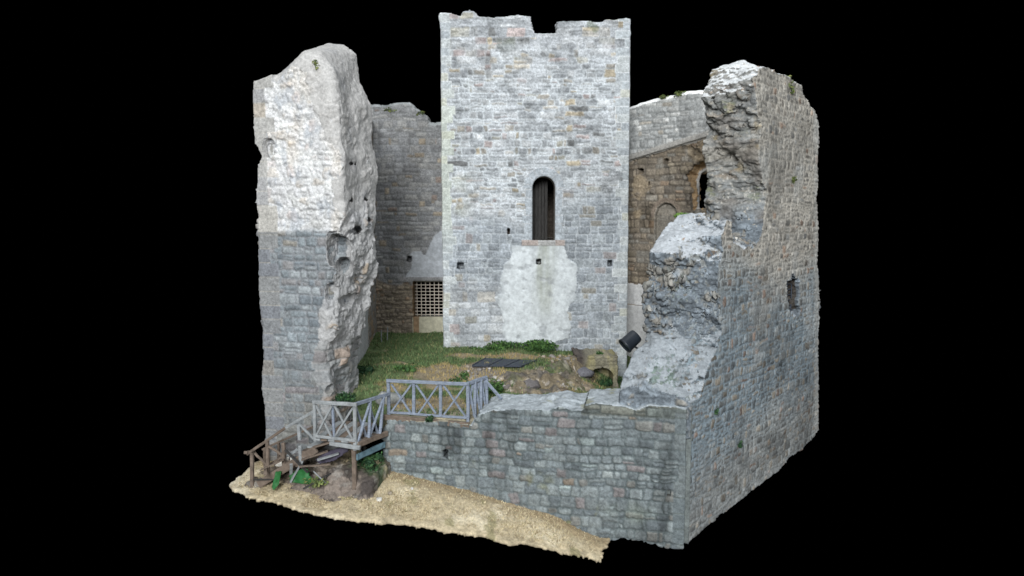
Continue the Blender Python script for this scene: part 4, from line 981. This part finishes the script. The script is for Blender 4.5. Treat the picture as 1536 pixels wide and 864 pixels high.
# ================================================================== woodwork
def beam(p, q, wd, th, up=(0, 0, 1), seg=4, rough=.006):
    p = np.array(p, float); q = np.array(q, float); d = q - p; L = np.linalg.norm(d); d /= L
    up = np.array(up, float)
    if abs(d @ up) > .95: up = FR.N
    s = np.cross(d, up); s /= np.linalg.norm(s); t = np.cross(s, d)
    V, F = [], []; oct_ = [(-1, -.8), (-.8, -1), (.8, -1), (1, -.8), (1, .8), (.8, 1), (-.8, 1), (-1, .8)]
    for k in range(seg + 1):
        c = p + d * L * k / seg; j = np.array([random.uniform(-1, 1) for _ in range(3)]) * rough
        for a, b in oct_:
            V.append(c + j + s * a * wd / 2 * (1 + random.uniform(-.06, .06)) + t * b * th / 2 * (1 + random.uniform(-.06, .06)))
    for k in range(seg):
        for i in range(8): F.append((k * 8 + i, k * 8 + (i + 1) % 8, (k + 1) * 8 + (i + 1) % 8, (k + 1) * 8 + i))
    F.append(tuple(range(7, -1, -1))); F.append(tuple(range(seg * 8, seg * 8 + 8)))
    return V, F
def wood(name, par, p, q, wd=.07, th=.07, mat=None, **k):
    V, F = beam(p, q, wd, th, **k); return mesh_obj(name, V, F, mat or M_WOOD, par, smooth=False)
# railing on the wall top
w0 = .28
rl = empty('wooden_railing', FR.p3(640, 622, w0), 'blue grey wooden railing with crossed braces on top of the low wall', 'railing')
for x, y0, y1 in ((583, 571, 626), (621, 573, 622), (661, 574, 624), (702, 575, 633)):
    wood('post', rl, FR.p3(x, y1, w0), FR.p3(x - .3, y0, w0), .085, .085)
wood('handrail', rl, FR.p3(580, 571, w0 - .06), FR.p3(704, 576, w0 - .06), .07, .09)
wood('bottom_rail', rl, FR.p3(584, 618, w0 - .05), FR.p3(701, 627, w0 - .05), .06, .06)
for a, b in (((587, 576), (617, 620)), ((617, 577), (587, 618)), ((624, 577), (654, 620)), ((657, 578), (627, 621)), ((665, 577), (698, 624)), ((698, 578), (666, 622))):
    dz = .03 if a[0] < b[0] else -.03
    wood('cross_brace', rl, FR.p3(*a, w0 + dz), FR.p3(*b, w0 + dz), .06, .05)
wood('kerb_plank', rl, FR.p3(572, 625, w0 - .22), FR.p3(704, 638, w0 - .22), .10, .14, M_WOODB)
c0 = FR.p3(702, 575, w0); zt = c0[2]
u0_, _z = FR.px(702, 575, w0); ub, wb = u0_ - .18, None
for wt in np.linspace(w0, 3, 60):            # the return runs inward until it meets its pixel column
    if FR.px(730, 566, wt)[1] <= zt: break
wend = wt; e1 = FR.p3(730, 566, wend); dirn = e1 - c0
for f in (.36, .68, 1.0):
    q = c0 + dirn * f; g_ = q.copy(); g_[2] = zt - 1.05
    wood('post', rl, g_, q, .085, .085)
wood('handrail', rl, c0, e1, .07, .09)
for f0, f1 in ((.02, .34), (.38, .66), (.70, .98)):
    a = c0 + dirn * f0; b = c0 + dirn * f1; lo = np.array([0, 0, -.98]); hi = np.array([0, 0, -.06])
    wood('cross_brace', rl, a + hi, b + lo, .06, .05); wood('cross_brace', rl, a + lo + FR.U * .05, b + hi + FR.U * .05, .06, .05)
wood('end_strut', rl, e1 - np.array([0, 0, .15]), FR.p3(752, 598, wend - .3), .07, .07)

# landing in front of the breach
wl = -1.45
ld = empty('wooden_landing', FR.p3(505, 668, wl), 'pale wooden stair landing with crossed braces beside the low wall', 'landing')
pz = FR.px(475, 655, wl)[1]
wood('post', ld, FR.p3(473, 661, wl), FR.p3(471.5, 603, wl), .08, .08, M_WOODP)
wood('post', ld, FR.p3(533, 675, wl), FR.p3(532, 604, wl), .09, .09, M_WOODP)
wood('post', ld, FR.p3(502, 668, wl + .03), FR.p3(499, 606, wl + .03), .06, .06, M_WOOD)
wood('handrail', ld, FR.p3(469, 603, wl - .06), FR.p3(535, 607, wl - .06), .07, .09, M_WOODP)
wood('bottom_rail', ld, FR.p3(473, 654, wl - .05), FR.p3(533, 661, wl - .05), .06, .07, M_WOODP)
for a, b in (((474, 608), (502, 664)), ((498, 609), (475, 652)), ((502, 609), (530, 660)), ((529, 612), (503, 654))):
    dz = .03 if a[0] < b[0] else -.03
    wood('cross_brace', ld, FR.p3(*a, wl + dz), FR.p3(*b, wl + dz), .06, .05, M_WOODP)
d0, d1 = FR.px(472, 659, wl)[0], FR.px(534, 672, wl)[0]
zd = pz - .06
nb = 6
for i in range(nb):                          # deck boards, running back to the wall
    ua = d0 + (d1 - d0) * (i + .5) / nb
    wood('deck_board', ld, FR.at(ua, wl - .05, zd), FR.at(ua, -.02 + 0.25 * (i < 0), zd + .05), abs(d1 - d0) / nb * .92, .05, M_WOODB if i % 2 else M_WOODP)
wood('edge_beam', ld, FR.p3(495, 665, wl - .1), FR.p3(540, 672, wl - .1), .08, .10, M_WOODP)
wood('support_post', ld, FR.at(d1 + .1, wl + .1, 1.2), FR.at(d1 + .1, wl + .1, zd - .03), .11, .11, M_WOODB)
0 and wood('support_post', ld, FR.at(d0 - .1, wl + .2, 1.2), FR.at(d0 - .1, wl + .2, zd - .03), .11, .11, M_WOODB)
# sloping side railing from the landing up to the wall top
sA = FR.p3(533, 606, wl); sB = FR.p3(584, 591, w0 - .1); bA = FR.p3(535, 663, wl); bB = FR.p3(577, 650, w0 - .4)
wood('handrail', ld, sA, sB, .07, .09)
wood('side_beam', ld, FR.p3(536, 667, wl + .03), FR.p3(580, 650, -.05), .09, .14, M_WOODB)
wood('blue_plank', ld, FR.p3(535, 686, wl + .1), FR.p3(577, 667, -.06), .05, .16, M_BLUE)
for f in (.42, .82):
    wood('post', ld, bA + (bB - bA) * f, sA + (sB - sA) * f, .075, .075)
for f0, f1 in ((.04, .42), (.42, .82)):
    wood('cross_brace', ld, (bA + (bB - bA) * f0), (sA + (sB - sA) * f1) - np.array([0, 0, .05]), .06, .05)
    wood('cross_brace', ld, (sA + (sB - sA) * f0) - np.array([0, 0, .05]) + FR.U * .06, (bA + (bB - bA) * f1) + FR.U * .06, .06, .05)
for i in range(5):                           # boards of the sloping gangway
    f = (i + .5) / 5; p = bA + (bB - bA) * f
    wood('gangway_board', ld, p, p + FR.U * 1.0, .26, .05, M_WOODB if i % 2 else M_WOODP, up=(0, 0, 1))
# lower flight, brown and half collapsed
st = empty('wooden_stair', FR.p3(420, 725, wl), 'brown half collapsed wooden stair with sloping handrail at the pier foot', 'stair')
wood('handrail', st, FR.p3(472, 616, wl), FR.p3(428, 642, wl), .06, .07, M_WOODP)
wood('handrail', st, FR.p3(429, 641.5, wl), FR.p3(371, 681, wl), .09, .07, M_WOODB)
wood('rail_end', st, FR.p3(368, 679, wl - .1), FR.p3(381, 678, wl + .3), .10, .08, M_WOODB)
for (x0, y0, x1, y1, m) in ((378.5, 736, 378, 679, M_WOODB), (402, 712, 401, 662, M_WOODB), (426, 704, 425, 664, M_WOODB), (449.5, 660, 448, 637, M_WOODP), (451.5, 700, 450, 668, M_WOODP)):
    wood('post', st, FR.p3(x0, y0, wl), FR.p3(x1, y1, wl), .085, .085, m)
for (x0, y0, x1, y1, m) in ((448, 636, 471, 658, M_WOODP), (382, 680, 401, 698, M_WOODB), (403, 669, 426, 684, M_WOODB)):
    wood('cross_brace', st, FR.p3(x0, y0, wl), FR.p3(x1, y1, wl), .06, .05, m)
wood('handrail', st, FR.p3(394, 674, -.35), FR.p3(470, 640, -.35), .06, .06, M_WOODB)
for x, y0, y1 in ((397, 700, 673), (418, 692, 664)):
    wood('post', st, FR.p3(x, y0, -.35), FR.p3(x, y1, -.35), .07, .07, M_WOODB)
sL = FR.p3(392, 728, wl); sH = FR.p3(474, 668, wl)
for wq in (wl, -.35):
    wood('stringer', st, FR.p3(388, 727, wl) + FR.N * (wq - wl), sH + FR.N * (wq - wl) - np.array([0, 0, .1]), .06, .2, M_WOODB)
for i in range(7):
    p = sL + (sH - sL) * (i + .4) / 7 + np.array([0, 0, .04])
    if i in (2,): continue
    wood('tread', st, p + np.array([0, 0, .03 * (i % 2)]), p + FR.N * 1.1 + np.array([0, 0, -.06 * (i % 3)]), .24, .05, M_WOODB if i % 2 else M_WOODP)

# ================================================================== debris under the stair
def make_heap():
    K = [FR.px(x, y, -1.1) for x, y in ((386, 738), (400, 728), (425, 714), (450, 702), (475, 692), (505, 691), (530, 697), (552, 704), (572, 711))]
    ku = np.array([k[0] for k in K])[::-1]; kz = np.array([k[1] for k in K])[::-1]
    def sdf(u, w, z):
        x = FR.O[0] + u * FR.U[0] + w * FR.N[0]; y = FR.O[1] + u * FR.U[1] + w * FR.N[1]
        base = zs(x + 0 * w, y + 0 * w)[:, :, 0]
        uu = u[:, :, 0] + 0 * w[:, :, 0]; ww = w[:, :, 0] + 0 * uu
        ed = sstep(-2.0, -0.75, ww + .3 * fbm(uu, ww, 0 * uu, 1.1, 3, 507)) * sstep(ku[0] - .45, ku[0] + .1, uu) * sstep(ku[-1] + .5, ku[-1], uu)
        top = base - .12 + np.maximum(np.interp(uu, ku, kz) - base, .1) * ed
        g = (z - top[:, :, None]) * .7
        g = g + band(g, .5, lambda i, j, k: .16 * fbm(u[i, 0, 0], w[0, j, 0], z[0, 0, k] * 1.3, 2.2, 5, 501, .65))
        g = np.maximum(g, (poly_sd(SAND, x + 0 * w, y + 0 * w)[:, :, 0] + .3)[:, :, None])
        return np.maximum(np.maximum(g, base[:, :, None] - .2 - z), (.12 - ed)[:, :, None] * 1.5)
    def shade(u, w, z, g):
        n = fbm(u, w, z, 6, 4, 502)[:, None]
        c = lin((116, 106, 94)) * (1 + .4 * n)
        c = mixc(c, lin((150, 138, 112)) * (1 + .3 * n), sstep(9.5, 9.0, u + .3 * n[:, 0]))
        c = mixc(c, lin((130, 120, 112)) * (1 + .25 * n), sstep(-.9, -1.3, w) * sstep(10.6, 10.0, u))
        c = mixc(c, lin((58, 54, 54)), .8 * sstep(.1, .4, fbm(u, w, z, 2.6, 4, 503)))
        c = mixc(c, lin((150, 146, 140)), .6 * sstep(.3, .6, fbm(u, w, z * 2, 3.0, 4, 506)))
        c = mixc(c, lin((58, 84, 52)), .7 * sstep(.3, .6, fbm(u, w, z, 1.3, 3, 504)) * sstep(9.2, 8.7, u))
        return c * 0.9, 0.10 * np.abs(fbm(u, w, z, 4, 5, 505, .65)), np.zeros(len(u), int)
    o = build_solid('debris_heap', FR, ((8.0, 12.4), (-2.5, .3), (.6, 2.9)), .04, sdf, shade, [M_EARTH], ['debris_heap'])
    tag(o, 'brown heap of earth and rubble under the wooden stair and landing', 'debris')
make_heap()
def cloth(name, pts, w, mat, label, cat, group=None, thick=.025, crumple=.06, seed=0):
    """a crumpled sheet: outline in the plane w, leaned back and given thickness"""
    P = FR.poly(pts, w); xs = [p[0] for p in P]; zs_ = [p[1] for p in P]; z0 = min(zs_)
    n = 22; us = np.linspace(min(xs), max(xs), n); vs = np.linspace(min(zs_), max(zs_), n)
    U, Z = np.meshgrid(us, vs, indexing='ij'); ins = poly_sd(P, U, Z) < .015
    Wd = w + .35 * (Z - z0) + crumple * fbm(U, 0 * U, Z, 3.5, 3, 600 + seed)
    V, F, ids = [], [], {}
    for side in (0, 1):
        for i in range(n):
            for j in range(n):
                ids[side, i, j] = len(V); V.append(FR.at(U[i, j], Wd[i, j] + side * thick, Z[i, j]))
    cells = {(i, j) for i in range(n - 1) for j in range(n - 1) if ins[i, j] and ins[i + 1, j] and ins[i, j + 1] and ins[i + 1, j + 1]}
    for (i, j) in cells:
        F.append((ids[0, i, j], ids[0, i + 1, j], ids[0, i + 1, j + 1], ids[0, i, j + 1])); F.append((ids[1, i, j], ids[1, i, j + 1], ids[1, i + 1, j + 1], ids[1, i + 1, j]))
        for di, dj, a, b in ((-1, 0, (0, 0), (0, 1)), (1, 0, (1, 1), (1, 0)), (0, -1, (1, 0), (0, 0)), (0, 1, (0, 1), (1, 1))):
            if (i + di, j + dj) not in cells:
                p, q = (i + a[0], j + a[1]), (i + b[0], j + b[1]); F.append((ids[(0,) + p], ids[(0,) + q], ids[(1,) + q], ids[(1,) + p]))
    used = sorted({k for f in F for k in f}); mp = {k: i for i, k in enumerate(used)}
    return tag(mesh_obj(name, [V[k] for k in used], [tuple(mp[k] for k in f) for f in F], mat), label, cat, group)
cloth('plastic_sheet', [(431, 716), (438, 710), (456, 704), (461, 716), (475, 724), (462, 727), (436, 725)], -1.75, M_GREEN, 'wide green plastic sheet in the debris under the stair', 'sheet', seed=1)
cloth('plastic_sheet', [(408, 712), (416, 711), (417, 727), (411, 735), (408, 730)], -1.75, M_GREEN, 'narrow upright green plastic scrap beside the stair posts', 'sheet', seed=2)
cloth('rag', [(413, 698), (424, 690), (431, 687), (430, 694), (420, 699)], -1.3, M_WHITE, 'white rag lying behind the brown stair posts', 'rag', seed=3)
cloth('rag', [(434, 685), (440, 684), (441, 692), (435, 693)], -1.3, M_WHITE, 'smallest white rag, caught on the debris heap top', 'rag', seed=4)
cloth('dark_sheet', [(472, 690), (482, 682), (500, 676), (520, 672), (517, 681), (500, 692), (478, 696)], -1.5, M_DARKCLOTH, 'dark crumpled sheet sagging below the landing', 'sheet', seed=5)
rs2 = np.random.RandomState(12)
for k in range(10):
    px, py = 392 + 110 * rs2.rand(), 722 - 34 * rs2.rand(); p = FR.p3(px, py, -1.75 + .3 * rs2.rand()); a = rs2.normal(size=3) * np.array([1, .5, .35]); a /= np.linalg.norm(a); L = .18 + .28 * rs2.rand()
    V, F = beam(p - a * L, p + a * L, .05 + .05 * rs2.rand(), .03)
    tag(mesh_obj('stick', V, F, [M_WOODB, M_WOODP, M_DARKWOOD][k % 3], smooth=False), 'broken stick in the tangled debris under the stair', 'stick', 'broken sticks in the stair debris')
for k, (a, b, wq, m) in enumerate((((431, 684), (447, 674), -1.55, M_WOODP), ((452, 690), (492, 676), -1.6, M_WOODB), ((470, 671), (505, 660), -1.65, M_WOODB), ((476, 690), (508, 680), -1.7, M_WOODP), ((405, 697), (430, 680), -1.2, M_WOODB))):
    V, F = beam(FR.p3(*a, wq), FR.p3(*b, wq + .25), .12, .035)
    lab = ['short pale board leaning on the stair debris', 'brown board lying across the debris heap', 'brown board just under the landing edge', 'pale board poking out below the landing', 'brown board behind the lowest stair posts'][k]
    tag(mesh_obj('board', V, F, m, smooth=False), lab, 'board', 'loose boards in the stair debris')

# ================================================================== small stone things in the courtyard
def make_vault():
    a = VT.px(866, 533); b = VT.px(927, 598); cx = (VT.px(887, 560)[0] + VT.px(920, 560)[0]) / 2; rr = (VT.px(920, 560)[0] - VT.px(887, 560)[0]) / 2; zt_ = VT.px(904, 552)[1]
    def sdf(u, w, z):
        top = a[1] - .05 + .25 * sstep(cx - .6, cx - 1.0, u) * 0
        g = box_sd(u, w, z, a[0], b[0], 0, 1.5, 1.7, top) + .05 * fbm(u, w, z, 2, 4, 510) + .12 * sstep(cx - .45, cx - .8, u) * fbm(u, w, z, 1.7, 4, 511)
        ar = np.where(z > zt_ - rr * .75, np.sqrt(((u - cx) / rr) ** 2 + ((z - zt_ + rr * .75) / (rr * .75)) ** 2) * rr - rr, np.abs(u - cx) - rr)
        return np.maximum(g, -np.maximum(ar + 0 * w, w - 1.1))
    def shade(u, w, z, g):
        c, hh = stones(u, z, .3, .45, 512, [(2, (140, 136, 118)), (2, (126, 122, 108)), (1, (150, 142, 120))], (130, 126, 112), out=.01)
        c = mixc(c, lin((158, 150, 104)), .6 * sstep(.1, .7, fbm(u * 3, w, z * .6, 1.2, 3, 513)))
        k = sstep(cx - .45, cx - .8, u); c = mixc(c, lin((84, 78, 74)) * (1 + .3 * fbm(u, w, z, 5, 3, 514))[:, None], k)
        return c, hh, np.zeros(len(u), int)
    tag(build_solid('stone_vault', VT, ((a[0] - .25, b[0] + .2), (-.2, 1.7), (1.6, a[1] + .3)), .035, sdf, shade, [M_STONE], ['stone_vault']), 'little stone vault with a dark arched opening at the keep foot', 'vault')
make_vault()
def rock(name, p, r, col, label, cat, group=None, seed=0, squash=.7, sub=3):
    import bmesh
    bm = bmesh.new(); bmesh.ops.create_icosphere(bm, subdivisions=sub, radius=1)
    V = np.array([v.co for v in bm.verts]); F = [tuple(v.index for v in f.verts) for f in bm.faces]; bm.free()
    n = fbm(V[:, 0] + seed * 7, V[:, 1], V[:, 2], 1.3, 4, 520 + seed); V = V * (1 + .35 * n)[:, None]
    rs = np.random.RandomState(seed)
    for _ in range(5):                       # broken flat faces
        d = rs.normal(size=3); d /= np.linalg.norm(d); k = V @ d; V = V - np.outer(np.maximum(k - .7, 0), d)
    R = np.array(r) if np.ndim(r) else np.array([r, r * .9, r * squash]); a = rs.uniform(0, 6.28)
    V = V * R; V = np.stack([V[:, 0] * math.cos(a) - V[:, 1] * math.sin(a), V[:, 0] * math.sin(a) + V[:, 1] * math.cos(a), V[:, 2]], 1)
    c = lin(col) * (1 + .2 * fbm(V[:, 0], V[:, 1], V[:, 2], 8, 3, seed))[:, None]
    return tag(mesh_obj(name, V + np.asarray(p), F, M_STONE, None, c), label, cat, group)
rs = np.random.RandomState(3)
for k in range(64):
    px, py = [(700 + 62 * rs.rand(), 556 + 22 * rs.rand()), (700 + 35 * rs.rand(), 545 + 14 * rs.rand()), (735 + 30 * rs.rand(), 566 + 18 * rs.rand())][k % 3] if k < 36 else [(760 + 115 * rs.rand(), 566 + 18 * rs.rand()), (800 + 70 * rs.rand(), 534 + 10 * rs.rand())][k % 2]
    rock('loose_stone', drop(px, py, zc) + np.array([0, 0, .03]), .04 + .10 * rs.rand() ** 2, [(186, 182, 178), (140, 136, 132), (112, 106, 102), (160, 150, 136)][k % 4], 'loose stone in the rubble around the iron grating', 'stone', 'loose stones beside the iron grating', seed=30 + k, sub=2)
for k, (px, py, r, colr, lab) in enumerate(((797, 576, .42, (112, 108, 108), 'dark slab of rock in the dry mound before the keep'), (873, 556, .40, (106, 106, 112), 'dark boulder left of the little vault'), (812, 537, .2, (112, 106, 100), 'grey rock on the dry grass near the weeds'), (858, 537, .3, (104, 98, 92), 'flat grey rock before the keep wall, left of the vault'), (842, 583, .25, (110, 98, 84), 'brown rock low in the dry mound behind the low wall'), (877, 580, .28, (140, 128, 112), 'pale stone lump at the edge of the pit'))):
    rock('rock', drop(px, py, zc) + np.array([0, 0, -.06]), r, colr, lab, 'rock', seed=70 + k, squash=.55)
for k, (px, py, r, colr, lab) in enumerate(((569, 750, .09, (196, 194, 188), 'pale flat stone lying alone on the sand'), (618, 734, .05, (206, 204, 200), 'small white pebble on the sand near the wall'), (585, 741, .07, (150, 140, 124), 'brown pebble beside the pale flat stone'))):
    rock('stone', drop(px, py, zs) + np.array([0, 0, .02]), r, colr, lab, 'stone', seed=80 + k, sub=2)
tag(rock('stone_block', FR.at(FR.px(583, 580, 1.6)[0], 1.6, zc(*FR.at(FR.px(583, 580, 1.6)[0], 1.6, 0)[:2]) + .1), (.42, .3, .3), (140, 142, 140), 'low grey stone block behind the left end of the railing', 'stone', seed=91), kind='thing')

# iron grating on the ground: three panels
gp = [drop(x, y, zc) for x, y in ((708, 553), (782, 555), (805, 543), (728, 541))]
zg = max(p[2] for p in gp) + .04
gq = [np.array([p[0], p[1], zg]) for p in gp]
gr = empty('iron_grating', sum(gq) / 4, 'dark iron grating of three panels lying over a hole before the keep', 'grating')
for k in range(3):
    V, F = [], []
    f0, f1 = k / 3 + .008, (k + 1) / 3 - .008
    def lerp(f, g_): return (gq[0] * (1 - f) + gq[1] * f) * (1 - g_) + (gq[3] * (1 - f) + gq[2] * f) * g_
    def add(p, q, wd, th):
        v, f = beam(p, q, wd, th, seg=1, rough=0); b = len(V); V.extend(v); F.extend(tuple(b + i for i in ff) for ff in f)
    for g_ in np.linspace(0, 1, 16): add(lerp(f0, g_), lerp(f1, g_), .05, .03)
    for f in np.linspace(f0, f1, 7): add(lerp(f, 0) - np.array([0, 0, .02]), lerp(f, 1) - np.array([0, 0, .02]), .045, .03)
    for f in (f0, f1): add(lerp(f, 0) + np.array([0, 0, .02]), lerp(f, 1) + np.array([0, 0, .02]), .035, .04)
    mesh_obj('panel', V, F, M_IRON, gr, smooth=False)

# floodlight hanging on the broken curtain wall
fc = FR.p3(946, 511, 2.2)
fl = empty('floodlight', fc, 'black cylindrical floodlight fixed to the broken end of the curtain wall', 'lamp')
def lathe(prof, c, ax, n=28):
    ax = np.array(ax, float); ax /= np.linalg.norm(ax); s = np.cross(ax, [0, 0, 1]); s /= np.linalg.norm(s); t = np.cross(s, ax)
    V, F = [], []
    for a, r in prof:
        for i in range(n): V.append(np.array(c) + ax * a + (s * math.cos(2 * math.pi * i / n) + t * math.sin(2 * math.pi * i / n)) * r)
    for k in range(len(prof) - 1):
        for i in range(n): F.append((k * n + i, k * n + (i + 1) % n, (k + 1) * n + (i + 1) % n, (k + 1) * n + i))
    F.append(tuple(range(n - 1, -1, -1))); F.append(tuple(range((len(prof) - 1) * n, len(prof) * n)))
    return V, F
ax = np.array([-.75, -.25, -.62])
mesh_obj('housing', *lathe([(-.26, .10), (-.24, .19), (-.20, .21), (.18, .22), (.20, .24), (.25, .24), (.25, .21), (.19, .20)], fc, ax), M_BLACK, fl)
mesh_obj('lens', *lathe([(.195, .19), (.215, .19)], fc, ax), M_LENS, fl)
V, F = beam(fc + np.array([.05, .1, -.15]), fc + np.array([.55, .25, -.45]), .06, .05); mesh_obj('bracket', V, F, M_BLACK, fl, smooth=False)

# two thin stakes in the grass by the back wall
for x, y0, y1, lab in ((572, 513, 494, 'left and shorter of two thin pale stakes in the grass'), (581, 512, 490, 'right and taller of two thin pale stakes in the grass')):
    p = drop(x, y0, zc); q = p + np.array([.02, 0, (y0 - y1) / FPX * p[1]])
    V, F = beam(p - np.array([0, 0, .1]), q, .035, .035); tag(mesh_obj('stake', V, F, M_WOODP, smooth=False), lab, 'stake', 'stakes in the grass')

for o in bpy.data.objects:
    if '_o' in o: del o['_o']
    if o.parent is None and o.name.split('.')[0] in ('front_wall', 'curtain_wall', 'wall_pier', 'side_wall', 'back_wall', 'keep_tower', 'stone_vault', 'stone_block'): o['kind'] = 'thing'
